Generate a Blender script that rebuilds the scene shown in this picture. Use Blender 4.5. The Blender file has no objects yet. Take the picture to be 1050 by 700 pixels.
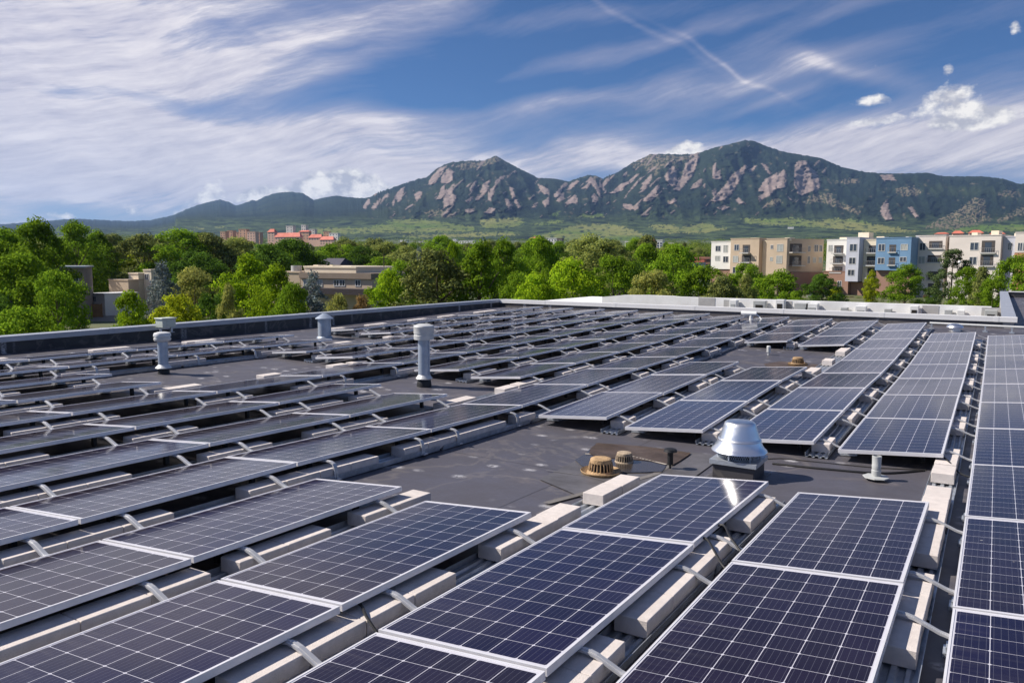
import bpy, bmesh, math, random
from mathutils import Vector, Matrix, noise
R = math.radians
random.seed(7)
scene = bpy.context.scene
COL = scene.collection

# ------------------------------------------------------------------ camera
F, PITCH, YAW, ROLL = 795.13, 0.10407, 0.55694, 0.003987      # focal length in px of a 1050 px wide picture
ZC = 9.0                                                     # camera height over the street
_cy, _sy = math.cos(YAW), math.sin(YAW)
FW = Vector((-_sy * math.cos(PITCH), _cy * math.cos(PITCH), -math.sin(PITCH)))
RT = Vector((_cy, _sy, 0)); UP = RT.cross(FW)
_c, _s = math.cos(ROLL), math.sin(ROLL)
RT, UP = _c * RT + _s * UP, -_s * RT + _c * UP
CAMP = Vector((0, 0, ZC))
cam_d = bpy.data.cameras.new('camera'); cam = bpy.data.objects.new('camera', cam_d); COL.objects.link(cam)
cam_d.sensor_width = 36; cam_d.lens = F / 1050 * 36
cam_d.clip_start = 0.05; cam_d.clip_end = 60000
cam.matrix_world = Matrix(((RT.x, UP.x, -FW.x, 0), (RT.y, UP.y, -FW.y, 0), (RT.z, UP.z, -FW.z, ZC), (0, 0, 0, 1)))
scene.camera = cam
scene.view_settings.view_transform = 'Standard'; scene.view_settings.look = 'None'
scene.view_settings.exposure = 0.5; scene.view_settings.gamma = 1
scene.cycles.volume_bounces = 0
scene.cycles.max_bounces = 8

# bearings: metres on the ground in a direction
FH = Vector((-_sy, _cy, 0)); RH = Vector((_cy, _sy, 0))
def ray(x, y): return FW + RT * ((x - 525) / F) + UP * ((350 - y) / F)
def at(x, y, dep):
    """point seen at bearing x / elevation y, dep metres away along the viewing direction"""
    d = ray(x, y); return CAMP + d * (dep / d.dot(FH))
def azel(x, y):
    d = ray(x, y).normalized(); return math.atan2(d.dot(RH), d.dot(FH)), math.asin(d.z)

# ------------------------------------------------------------------ sun and sky
SUN_AZ, SUN_EL = R(24), R(43)
light_dir = Vector((math.cos(SUN_AZ) * math.cos(SUN_EL), math.sin(SUN_AZ) * math.cos(SUN_EL), -math.sin(SUN_EL)))
sun_d = bpy.data.lights.new('sun', 'SUN'); sun = bpy.data.objects.new('sun', sun_d); COL.objects.link(sun)
sun_d.energy = 5.0; sun_d.angle = R(0.53); sun_d.color = (1.0, 0.93, 0.84)
sun.rotation_euler = light_dir.to_track_quat('-Z', 'Y').to_euler()
sun.location = (0, 0, 60)

world = bpy.data.worlds.new('World'); scene.world = world; world.use_nodes = True
class NT:
    def __init__(s, nt): s.nt = nt; nt.nodes.clear()
    def n(s, t, **kw):
        o = s.nt.nodes.new(t)
        for k, v in kw.items(): setattr(o, k, v)
        return o
    def l(s, a, b): s.nt.links.new(a, b)
    def put(s, sock, v):
        if isinstance(v, bpy.types.NodeSocket): s.l(v, sock)
        elif v is not None:
            if sock.type == 'RGBA' and len(v) == 3: v = (*v, 1)
            sock.default_value = v
    def m(s, op, a, b=None, c=None, clamp=False):
        o = s.n('ShaderNodeMath', operation=op, use_clamp=clamp)
        for i, v in enumerate((a, b, c)):
            if v is not None: s.put(o.inputs[i], v)
        return o.outputs[0]
    def mix(s, f, a, b, blend='MIX'):
        o = s.n('ShaderNodeMix', data_type='RGBA', blend_type=blend)
        s.put(o.inputs[0], f); s.put(o.inputs[6], a); s.put(o.inputs[7], b); return o.outputs[2]
    def ramp(s, f, lo, hi, a=0.0, b=1.0):
        o = s.n('ShaderNodeMapRange'); s.put(o.inputs[0], f)
        for i, v in enumerate((lo, hi, a, b)): o.inputs[i + 1].default_value = v
        return o.outputs[0]
    def noise(s, vec, scale, detail=4, rough=.55, dist=0, out=0):
        o = s.n('ShaderNodeTexNoise'); s.put(o.inputs['Vector'], vec); o.inputs['Scale'].default_value = scale
        o.inputs['Detail'].default_value = detail; o.inputs['Roughness'].default_value = rough; o.inputs['Distortion'].default_value = dist
        return o.outputs[out]
    def xyz(s, v):
        o = s.n('ShaderNodeSeparateXYZ'); s.l(v, o.inputs[0]); return o.outputs
    def comb(s, x, y, z=0.0):
        o = s.n('ShaderNodeCombineXYZ'); s.put(o.inputs[0], x); s.put(o.inputs[1], y); s.put(o.inputs[2], z); return o.outputs[0]

def build_sky():
    w = NT(world.node_tree)
    out = w.n('ShaderNodeOutputWorld'); bg = w.n('ShaderNodeBackground')
    sky = w.n('ShaderNodeTexSky'); sky.sky_type = 'NISHITA'; sky.sun_disc = False
    sky.sun_elevation = SUN_EL
    sd = -light_dir; sky.sun_rotation = math.atan2(sd.x, sd.y)
    sky.altitude = 1600; sky.air_density = 1.0; sky.dust_density = 0.4; sky.ozone_density = 3.0
    tc = w.n('ShaderNodeTexCoord')
    X, Y, Z = w.xyz(tc.outputs['Generated'])
    a = w.m('ADD', w.m('MULTIPLY', X, _cy), w.m('MULTIPLY', Y, _sy))       # sideways
    b = w.m('ADD', w.m('MULTIPLY', X, -_sy), w.m('MULTIPLY', Y, _cy))      # west
    az = w.m('ARCTAN2', a, b); el = w.m('ARCSINE', Z)
    # wind-blown streaks: warp the two angles
    v0 = w.comb(az, el)
    wn = w.noise(v0, 3.0, 3, .5, out=1)
    wx, wy, wz = w.xyz(wn)
    azw = w.m('ADD', az, w.m('MULTIPLY', w.m('SUBTRACT', wx, .5), .16))
    elw = w.m('ADD', el, w.m('MULTIPLY', w.m('SUBTRACT', wy, .5), .07))
    def streak(ang, sx, sy_, scale, det=7, rough=.6, seed=0, dist=.15):
        c, s = math.cos(R(ang)), math.sin(R(ang))
        u = w.m('ADD', w.m('MULTIPLY', azw, c), w.m('MULTIPLY', elw, s))
        v = w.m('ADD', w.m('MULTIPLY', azw, -s), w.m('MULTIPLY', elw, c))
        return w.noise(w.comb(w.m('MULTIPLY', u, sx), w.m('MULTIPLY', v, sy_), seed), scale, det, rough, dist)
    def blob(x, y, sx, sy_, ang, amp, warped=True):
        A, E = azel(x, y); c, s = math.cos(R(ang)), math.sin(R(ang))
        da = w.m('SUBTRACT', azw if warped else az, A); de = w.m('SUBTRACT', elw if warped else el, E)
        u = w.m('MULTIPLY', w.m('ADD', w.m('MULTIPLY', da, c), w.m('MULTIPLY', de, s)), F / sx)
        v = w.m('MULTIPLY', w.m('SUBTRACT', w.m('MULTIPLY', de, c), w.m('MULTIPLY', da, s)), F / sy_)
        r2 = w.m('ADD', w.m('MULTIPLY', u, u), w.m('MULTIPLY', v, v))
        return w.m('MULTIPLY', w.m('POWER', 2.718, w.m('MULTIPLY', r2, -1.0)), amp)
    def total(L, **k):
        acc = None
        for q in L:
            t = blob(*q, **k); acc = t if acc is None else w.m('ADD', acc, t)
        return acc
    high = [  # veils of high cloud (bearing, height, half sizes, tilt, amount)
        (40, 60, 170, 90, 20, .62), (60, 170, 210, 50, 5, .55), (230, 40, 160, 45, 15, .42), (240, 135, 190, 30, 8, .72),
        (330, 45, 120, 12, 22, .35), (345, 75, 60, 9, 25, .30), (300, 185, 200, 28, 3, .66), (420, 135, 130, 14, 10, .28),
        (440, 20, 120, 14, 20, .22), (640, 54, 190, 8, 10, .34), (850, 20, 160, 9, 14, .30), (600, 98, 140, 8, 7, .36),
        (760, 82, 120, 7, 8, .26), (600, 20, 110, 9, 3, .24), (740, 62, 62, 2.6, -28, .26), (650, 25, 80, 3, -27, .18),
        (560, 150, 170, 18, 12, .42), (820, 146, 260, 22, 3, .62), (1000, 160, 180, 26, -4, .75), (680, 160, 140, 14, 5, .30),
        (880, 72, 45, 7, -25, .30), (830, 55, 40, 10, -5, .25), (800, 96, 50, 4, 12, .2), (900, 45, 200, 16, 10, .10),
        (85, 97, 34, 13, -5, -.40), (180, 103, 60, 12, -8, -.50), (340, 108, 120, 15, 4, -.42), (150, 168, 60, 9, 8, -.22),
        (290, 158, 60, 8, 6, -.26), (470, 85, 90, 16, 6, -.30), (700, 125, 120, 14, 3, -.22), (960, 60, 110, 40, 0, -.12),
        (30, 212, 70, 12, 0, -.42), (-250, 120, 300, 120, 0, .5), (1300, 60, 300, 60, 0, .25)]
    hb = total(high)
    s1 = streak(14, 1.5, 9, 2.2, 9, .62, 1.3); s2 = streak(-14, 1.8, 8, 3.1, 8, .6, 5.1); s3 = streak(16, 2.2, 16, 5.0, 8, .65, 9.1, .1); s4 = streak(11, 3.0, 34, 5.0, 7, .7, 19.1, .1)
    ns = w.m('ADD', w.m('ADD', w.m('MULTIPLY', s1, .42), w.m('MULTIPLY', s2, .2)), w.m('ADD', w.m('MULTIPLY', s3, .22), w.m('MULTIPLY', s4, .16)))
    ns = w.m('SUBTRACT', ns, .5)
    # elsewhere in the sky the same kind of veil
    behind = w.m('MULTIPLY', w.ramp(b, .35, -.1), .16); top = w.ramp(el, .38, .8, 0, .10)
    cov = w.m('ADD', w.m('ADD', hb, w.m('ADD', behind, top)), .01)
    dens = w.m('ADD', cov, w.m('MULTIPLY', ns, w.m('ADD', w.m('MULTIPLY', cov, 2.6), .75)))
    dens = w.m('MULTIPLY', w.ramp(dens, .06, .80), .95)
    # heaped clouds near the horizon
    cum = [(1005, 118, 30, 12, -6, 1.15), (980, 125, 22, 7, 0, .9), (970, 98, 26, 9, 12, .85), (972, 72, 7, 6, 40, .75), (895, 104, 24, 6, 4, .8),
        (1042, 28, 6, 9, 0, .7), (900, 124, 36, 5, 5, .66), (898, 68, 4, 4, 0, .5), (704, 155, 17, 9, 8, 1.25), (690, 163, 14, 6, 0, .9), (335, 190, 44, 15, 14, 1.1), (372, 195, 30, 13, -16, 1.0),
        (300, 203, 40, 10, 5, .8), (210, 205, 28, 12, 35, .75), (65, 222, 20, 5, 0, .55), (132, 216, 14, 8, 0, .65), (255, 200, 30, 8, 20, .6), (400, 200, 30, 12, 0, .7)]
    cb = total(cum, warped=False)
    puff = w.noise(w.comb(az, w.m('MULTIPLY', el, 1.4)), 34, 8, .6)
    puff2 = w.noise(w.comb(az, w.m('MULTIPLY', el, 1.4), 3.0), 110, 5, .6)
    cd = w.m('ADD', cb, w.m('ADD', w.m('MULTIPLY', w.m('SUBTRACT', puff, .5), 1.5), w.m('MULTIPLY', w.m('SUBTRACT', puff2, .5), .5)))
    cd = w.m('MULTIPLY', w.ramp(cd, .42, .80), w.ramp(cb, .05, .25))
    shade = w.noise(w.comb(w.m('ADD', az, .012), w.m('MULTIPLY', w.m('SUBTRACT', el, .008), 1.4)), 34, 8, .6)
    lit = w.ramp(w.m('SUBTRACT', puff, shade), -.10, .12)
    cumcol = w.mix(lit, (.50, .50, .55), (1.0, .96, .90))
    skyc = w.mix(1.0, sky.outputs[0], (.075, .075, .075), 'MULTIPLY')
    skyc = w.mix(1.0, skyc, (.42, .68, .98), 'MULTIPLY')
    low = w.ramp(el, .02, .26)
    tex = w.m('ADD', w.m('MULTIPLY', s3, .5), w.m('ADD', w.m('MULTIPLY', s4, .25), w.m('MULTIPLY', s2, .25)))
    veil = w.mix(low, (.52, .50, .56), (.42, .41, .53))
    veil = w.mix(w.m('MULTIPLY', w.ramp(dens, .35, .92), w.ramp(tex, .36, .60)), veil, (.84, .79, .80))
    col = w.mix(dens, skyc, veil)
    col = w.mix(cd, col, cumcol)
    w.l(col, bg.inputs[0]); bg.inputs[1].default_value = .79
    w.l(bg.outputs[0], out.inputs[0])
build_sky()

# ------------------------------------------------------------------ helpers
def tag(o, label=None, cat=None, group=None, kind=None):
    if label: o['label'] = label
    if cat: o['category'] = cat
    if group: o['group'] = group
    if kind: o['kind'] = kind
    return o
def empty(name, loc=(0, 0, 0), rz=0, label=None, cat=None, group=None):
    o = bpy.data.objects.new(name, None); COL.objects.link(o); o.location = loc; o.rotation_euler = (0, 0, rz)
    o.empty_display_size = .3
    return tag(o, label, cat, group)
class MB:
    def __init__(s): s.v = []; s.f = []; s.uv = {}
    def quad(s, a, b, c, d): i = len(s.v); s.v += [a, b, c, d]; s.f.append((i, i + 1, i + 2, i + 3))
    def box(s, x0, x1, y0, y1, z0, z1, M=None):
        i = len(s.v)
        P = [(x0, y0, z0), (x1, y0, z0), (x1, y1, z0), (x0, y1, z0), (x0, y0, z1), (x1, y0, z1), (x1, y1, z1), (x0, y1, z1)]
        if M: P = [tuple(M @ Vector(p)) for p in P]
        s.v += P
        s.f += [tuple(i + k for k in q) for q in ((3, 2, 1, 0), (4, 5, 6, 7), (0, 1, 5, 4), (1, 2, 6, 5), (2, 3, 7, 6), (3, 0, 4, 7))]
    def tube(s, pts, r, n=8, cap=True, closed=False):
        pts = [Vector(p) for p in pts]; rs = r if isinstance(r, (list, tuple)) else [r] * len(pts); rings = []
        for k, p in enumerate(pts):
            a = pts[max(k - 1, 0)]; b = pts[min(k + 1, len(pts) - 1)]; t = (b - a).normalized()
            ref = Vector((0, 0, 1)) if abs(t.z) < .9 else Vector((1, 0, 0))
            u = t.cross(ref).normalized(); w = t.cross(u)
            i = len(s.v); rings.append(i)
            for j in range(n):
                q = 2 * math.pi * j / n; s.v.append(tuple(p + (u * math.cos(q) + w * math.sin(q)) * rs[k]))
        for a, b in zip(rings, rings[1:]):
            for j in range(n): s.f.append((a + j, a + (j + 1) % n, b + (j + 1) % n, b + j))
        if cap: s.f.append(tuple(rings[0] + j for j in range(n))); s.f.append(tuple(rings[-1] + j for j in reversed(range(n))))
    def lathe(s, prof, cx=0, cy=0, n=32):
        rings = []
        for r, z in prof:
            rings.append(len(s.v))
            for j in range(n):
                q = 2 * math.pi * j / n; s.v.append((cx + r * math.cos(q), cy + r * math.sin(q), z))
        for a, b in zip(rings, rings[1:]):
            for j in range(n): s.f.append((a + j, a + (j + 1) % n, b + (j + 1) % n, b + j))
    def prism(s, prof, y0, y1, close=True):
        """profile in x,z swept along y"""
        n = len(prof); i = len(s.v)
        s.v += [(x, y0, z) for x, z in prof] + [(x, y1, z) for x, z in prof]
        for k in range(n if close else n - 1): s.f.append((i + k, i + (k + 1) % n, i + n + (k + 1) % n, i + n + k))
        if close: s.f.append(tuple(i + k for k in reversed(range(n)))); s.f.append(tuple(i + n + k for k in range(n)))
    def mesh(s, name, mat, smooth=False, bevel=0):
        me = bpy.data.meshes.new(name); me.from_pydata([tuple(v) for v in s.v], [], s.f)
        bm = bmesh.new(); bm.from_mesh(me)
        bmesh.ops.recalc_face_normals(bm, faces=bm.faces)
        if bevel: bmesh.ops.bevel(bm, geom=list(bm.edges), offset=bevel, segments=1, affect='EDGES')
        bm.to_mesh(me); bm.free()
        if smooth:
            for p in me.polygons: p.use_smooth = True
            try: me.set_sharp_from_angle(angle=R(40))
            except Exception: pass
        if mat: me.materials.append(mat)
        return me
    def build(s, name, mat, parent=None, loc=None, smooth=False, bevel=0):
        o = bpy.data.objects.new(name, s.mesh(name, mat, smooth, bevel)); COL.objects.link(o)
        if parent: o.parent = parent
        if loc is not None: o.location = loc
        return o
def inst(name, me, parent=None, loc=None):
    o = bpy.data.objects.new(name, me); COL.objects.link(o)
    if parent: o.parent = parent
    if loc is not None: o.location = loc
    return o
def kids(o): return [c for c in COL.objects if c.parent == o]
def copy_tree(o, parent=None, ch=None):
    c = o.copy(); COL.objects.link(c)
    if parent: c.parent = parent
    for k in (ch if ch is not None else kids(o)):
        q = k.copy(); COL.objects.link(q); q.parent = c
    return c

# ------------------------------------------------------------------ materials
MATS = {}
def mat(name, col, rough=.6, metal=0, bump=0, bscale=20, var=0, vscale=3, spec=.5, coat=0):
    m = bpy.data.materials.new(name); m.use_nodes = True; t = NT(m.node_tree)
    out = t.n('ShaderNodeOutputMaterial'); b = t.n('ShaderNodeBsdfPrincipled'); t.l(b.outputs[0], out.inputs[0])
    b.inputs['Base Color'].default_value = (*col, 1); b.inputs['Roughness'].default_value = rough; b.inputs['Metallic'].default_value = metal
    b.inputs['Specular IOR Level'].default_value = spec; b.inputs['Coat Weight'].default_value = coat
    tc = t.n('ShaderNodeTexCoord'); oi = t.n('ShaderNodeObjectInfo')
    va = t.n('ShaderNodeVectorMath', operation='ADD'); t.l(tc.outputs['Object'], va.inputs[0])
    t.l(t.comb(t.m('MULTIPLY', oi.outputs['Random'], 37.0), 0.0, 0.0), va.inputs[1]); vec = va.outputs[0]
    if var:
        n = t.noise(vec, vscale, 6, .65)
        f = t.ramp(n, .3, .7, 1 - var, 1 + var)
        f = t.m('MULTIPLY', f, t.ramp(oi.outputs['Random'], 0, 1, 1 - var * .4, 1 + var * .4))
        c = t.n('ShaderNodeVectorMath', operation='SCALE'); c.inputs[0].default_value = col; t.l(f, c.inputs['Scale'])
        t.l(c.outputs[0], b.inputs['Base Color'])
        t.l(t.ramp(n, .3, .7, min(1, rough + .1), max(.05, rough - .1)), b.inputs['Roughness'])
    if bump:
        bp = t.n('ShaderNodeBump'); bp.inputs['Strength'].default_value = bump; bp.inputs['Distance'].default_value = .01
        t.l(t.noise(vec, bscale, 5, .6), bp.inputs['Height']); t.l(bp.outputs[0], b.inputs['Normal'])
    MATS[name] = m; m['t'] = 1
    return m, t, b, vec
alu = mat('aluminium_frame', (.70, .69, .71), .45, .2, var=.10, vscale=6)[0]
galv = mat('galvanised_steel', (.46, .49, .53), .42, .6, bump=.2, bscale=30, var=.25, vscale=9)[0]
conc = mat('concrete', (.62, .56, .52), .93, 0, bump=.45, bscale=160, var=.10, vscale=14, spec=.2)[0]
blackp = mat('black_rubber', (.012, .012, .013), .55)[0]
cap_white = mat('parapet_cap', (.72, .71, .70), .5, 0, var=.06, vscale=1.5)[0]
cap_grey = mat('parapet_cap_grey', (.40, .42, .46), .42, .3, var=.10, vscale=1.2)[0]
flue = mat('flue_steel', (.40, .45, .52), .42, .45, bump=.1, bscale=12, var=.12, vscale=8)[0]
flue_lt = mat('flue_cap_steel', (.62, .62, .60), .5, .3, var=.12, vscale=8)[0]
spun = mat('spun_aluminium', (.86, .86, .86), .36, 1.0, bump=.03, bscale=8, var=.05, vscale=5)[0]
tan = mat('rusty_cast_iron', (.36, .235, .12), .8, 0, bump=.7, bscale=60, var=.4, vscale=14)[0]
tan2 = mat('pale_dusty_iron', (.40, .31, .215), .85, 0, bump=.7, bscale=60, var=.4, vscale=14)[0]
darkhole = mat('dark_inside', (.02, .018, .015), .9)[0]
whitepl = mat('white_plastic', (.78, .78, .76), .45, var=.08)[0]
boxgrey = mat('grey_cabinet', (.42, .43, .42), .55, var=.12)[0]
boxgreen = mat('pale_green_cabinet', (.50, .54, .47), .5, var=.12)[0]

def membrane(name, base, k=1.0):
    m, t, b, vec = mat(name, base, .55)
    g = t.n('ShaderNodeTexCoord').outputs['Object']
    X, Y, Z = t.xyz(g)
    big = t.noise(g, .35, 5, .6); mid = t.noise(g, 2.2, 6, .65); fine = t.noise(g, 40, 4, .7)
    f = t.m('ADD', t.m('MULTIPLY', big, .5), t.m('ADD', t.m('MULTIPLY', mid, .4), t.m('MULTIPLY', fine, .25)))
    c = t.mix(t.ramp(f, .38, .78), tuple(v * .72 for v in base), tuple(v * 1.35 for v in base))
    # dried rings and foot marks
    vo = t.n('ShaderNodeTexVoronoi'); t.put(vo.inputs['Vector'], t.comb(t.m('MULTIPLY', X, .8), Y, 0)); vo.inputs['Scale'].default_value = 3.2
    spot = t.m('MULTIPLY', t.ramp(vo.outputs[0], .24, .10), t.ramp(t.noise(g, 1.1, 3, .5), .34, .44))
    spot = t.m('MULTIPLY', spot, t.ramp(t.noise(g, 24, 4, .7), .38, .52))
    c = t.mix(t.m('MULTIPLY', spot, .9), c, (.42, .41, .42))
    # dust washed together
    dust = t.ramp(t.noise(g, .9, 7, .7, .6), .56, .74)
    c = t.mix(t.m('MULTIPLY', dust, .45), c, (.24, .20, .175))
    # lapped seams every 3 m
    def seam(v, per, off):
        q = t.m('ABSOLUTE', t.m('SUBTRACT', t.m('FRACT', t.m('DIVIDE', t.m('ADD', v, off), per)), .5))
        return t.ramp(q, .5 - .012 / per, .5 - .004 / per)
    wob = t.m('MULTIPLY', t.noise(g, .8, 2), .05)
    sm = seam(t.m('ADD', X, wob), 3.05, .4)
    sm2 = seam(t.m('ADD', Y, wob), 9.1, 2.2)
    sm = t.m('MAXIMUM', sm, sm2)
    ring = t.noise(g, .55, 5, .6, .8); ring = t.m('ABSOLUTE', t.m('SUBTRACT', ring, .5)); ring = t.ramp(ring, .022, .004)
    c = t.mix(t.m('MULTIPLY', ring, .22), c, (.24, .21, .18))
    c = t.mix(t.m('MULTIPLY', sm, .75), c, (.028, .026, .027))
    t.l(c, b.inputs['Base Color'])
    t.l(t.ramp(mid, .3, .7, .62, .42), b.inputs['Roughness'])
    bp = t.n('ShaderNodeBump'); bp.inputs['Strength'].default_value = .35; bp.inputs['Distance'].default_value = .02
    h = t.m('ADD', t.m('MULTIPLY', t.noise(g, 1.6, 4, .6), 1.0), t.m('MULTIPLY', sm, .12))
    t.l(t.m('ADD', h, t.m('MULTIPLY', fine, .06)), bp.inputs['Height']); t.l(bp.outputs[0], b.inputs['Normal'])
    return m
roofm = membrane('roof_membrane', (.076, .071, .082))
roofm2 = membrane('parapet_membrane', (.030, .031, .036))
roofm3 = membrane('back_parapet_membrane', (.085, .078, .08))  # left face darker, far face paler: their sun and shade put in the colours
patchm = mat('roof_patch_membrane', (.105, .098, .10), .5, bump=.3, bscale=5, var=.35, vscale=2.5)[0]
mudm = mat('dried_mud', (.085, .052, .022), .4, bump=.4, bscale=10, var=.45, vscale=4)[0]
waterm = mat('puddle_water', (.045, .036, .030), .22, spec=.5)[0]
tapem = mat('seam_tape', (.42, .37, .31), .6, var=.25, vscale=5)[0]

def glass_mat():
    m, t, b, vec = mat('solar_glass', (.02, .02, .05), .10)
    uvn = t.n('ShaderNodeUVMap'); U, V, _ = t.xyz(uvn.outputs[0])
    # 6 x 12 cells of 156 mm + 3 mm
    C = .1585; u0 = (.992 - 6 * C) / 2; v0 = (1.96 - 12 * C) / 2
    uu = t.m('DIVIDE', t.m('SUBTRACT', U, u0), C); vv = t.m('DIVIDE', t.m('SUBTRACT', V, v0), C)
    du = t.m('ABSOLUTE', t.m('SUBTRACT', t.m('FRACT', uu), .5)); dv = t.m('ABSOLUTE', t.m('SUBTRACT', t.m('FRACT', vv), .5))
    lu = t.m('GREATER_THAN', du, .4885); lv = t.m('GREATER_THAN', dv, .4910)
    corner = t.m('GREATER_THAN', t.m('ADD', du, dv), .935)
    outu = t.m('GREATER_THAN', t.m('ABSOLUTE', t.m('SUBTRACT', uu, 3.0)), 3.0)
    outv = t.m('GREATER_THAN', t.m('ABSOLUTE', t.m('SUBTRACT', vv, 6.0)), 6.0)
    line = t.m('MAXIMUM', t.m('MAXIMUM', lu, lv), t.m('MAXIMUM', corner, t.m('MAXIMUM', outu, outv)))
    # bus bars
    bb = t.m('ABSOLUTE', t.m('SUBTRACT', t.m('FRACT', t.m('MULTIPLY', uu, 5.0)), .5))
    bus = t.m('MULTIPLY', t.m('LESS_THAN', bb, .030), .55)
    oi = t.n('ShaderNodeObjectInfo').outputs['Random']
    wn = t.n('ShaderNodeTexWhiteNoise', noise_dimensions='3D'); t.l(t.comb(t.m('FLOOR', uu), t.m('FLOOR', vv), t.m('MULTIPLY', oi, 50)), wn.inputs['Vector'])
    cell = t.mix(t.m('GREATER_THAN', oi, .62), (.007, .0045, .020), (.010, .006, .015))  # bluish against brownish panels: differing reflections put into the cell colour
    cell = t.mix(wn.outputs[0], cell, t.mix(1.0, cell, (1.35, 1.3, 1.45), 'MULTIPLY'))
    c = t.mix(bus, cell, (.12, .12, .15)); c = t.mix(line, c, (.54, .53, .58))
    # film of dust, rain marks towards the low edge, a few droppings
    drip = t.noise(t.comb(t.m('MULTIPLY', U, 2.0), t.m('MULTIPLY', V, 26.0), t.m('MULTIPLY', oi, 90)), 1.0, 4, .6)
    grime = t.m('MULTIPLY', t.ramp(drip, .5, .75), t.ramp(U, .5, .0, 0, .07))
    vd = t.n('ShaderNodeTexVoronoi'); t.put(vd.inputs['Vector'], t.comb(t.m('ADD', U, t.m('MULTIPLY', oi, 77)), V, 0)); vd.inputs['Scale'].default_value = 2.2
    drop = t.m('MULTIPLY', t.m('LESS_THAN', vd.outputs[0], .022), .55)
    grime = t.m('MAXIMUM', grime, drop)
    dn = t.noise(vec, 1.4, 5, .6)
    c = t.mix(t.ramp(dn, .3, .8, .008, .032), c, (.32, .29, .26))
    c = t.mix(grime, c, (.42, .39, .36))
    t.l(c, b.inputs['Base Color']); t.l(t.ramp(dn, .3, .8, .07, .16), b.inputs['Roughness'])
    b.inputs['IOR'].default_value = 1.45; b.inputs['Specular IOR Level'].default_value = .34; b.inputs['Specular Tint'].default_value = (1, .93, 1, 1)
    bp = t.n('ShaderNodeBump'); bp.inputs['Strength'].default_value = .02; bp.inputs['Distance'].default_value = .02
    t.l(t.noise(vec, .9, 2, .5), bp.inputs['Height']); t.l(bp.outputs[0], b.inputs['Normal'])
    return m
glassm = glass_mat()

# ------------------------------------------------------------------ roof surface
KX = [-15.5, -11, -7.5, -5.1, -3.8, -2.6, -1.3, .5]; KY = [0, 3, 5, 7, 9, 11, 13, 15, 17, 21, 25.]
G = [[-1.745, -1.765, -1.777, -1.788, -1.797, -1.819, -1.839, -1.848, -1.841, -1.797, -1.737], [-1.787, -1.821, -1.844, -1.872, -1.891, -1.91, -1.917, -1.911, -1.892, -1.826, -1.741],
 [-1.816, -1.869, -1.903, -1.948, -1.982, -1.98, -1.966, -1.955, -1.933, -1.852, -1.75], [-1.828, -1.898, -1.942, -2.007, -2.047, -2.01, -1.977, -1.98, -1.959, -1.868, -1.756],
 [-1.828, -1.898, -1.946, -2.018, -2.057, -2.006, -1.974, -1.992, -1.97, -1.873, -1.758], [-1.822, -1.885, -1.936, -2.006, -2.037, -2.007, -1.98, -1.994, -1.974, -1.874, -1.756],
 [-1.815, -1.876, -1.918, -1.974, -2.011, -1.994, -1.98, -1.985, -1.971, -1.871, -1.754], [-1.808, -1.872, -1.916, -1.949, -1.978, -1.975, -1.97, -1.966, -1.952, -1.859, -1.751]]
LOWH = .13                                    # low glass edge over the membrane
def zroof(x, y):
    x = min(max(x, KX[0]), KX[-1]); y = min(max(y, KY[0]), KY[-1])
    i = 0
    while i < len(KX) - 2 and x > KX[i + 1]: i += 1
    j = 0
    while j < len(KY) - 2 and y > KY[j + 1]: j += 1
    a = (x - KX[i]) / (KX[i + 1] - KX[i]); b = (y - KY[j]) / (KY[j + 1] - KY[j])
    return ZC - LOWH + (G[i][j] * (1 - a) + G[i + 1][j] * a) * (1 - b) + (G[i][j + 1] * (1 - a) + G[i + 1][j + 1] * a) * b
def on_roof(x, y, h=0):
    d = ray(x, y); z = 7.0
    for _ in range(25):
        q = CAMP + d * ((z - ZC) / d.z); z = zroof(q.x, q.y) + h
    return Vector((q.x, q.y, z))
XL, YB, ZCAP = -17.0, 26.36, ZC - 1.575
XR, YN = 9.0, -7.0
def build_roof():
    m = MB(); nx, ny = 110, 120
    xs = [XL - .1 + (XR - XL + .1) * i / nx for i in range(nx + 1)]; ys = [YN + (YB + .1 - YN) * j / ny for j in range(ny + 1)]
    for y in ys:
        for x in xs: m.v.append((x, y, zroof(x, y)))
    for j in range(ny):
        for i in range(nx):
            a = j * (nx + 1) + i; m.f.append((a, a + 1, a + nx + 2, a + nx + 1))
    o = m.build('roof', roofm, smooth=True); tag(o, kind='structure'); return o
build_roof()
XW = .52            # where the far wall steps back into the wing
YW = 50.0
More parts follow.
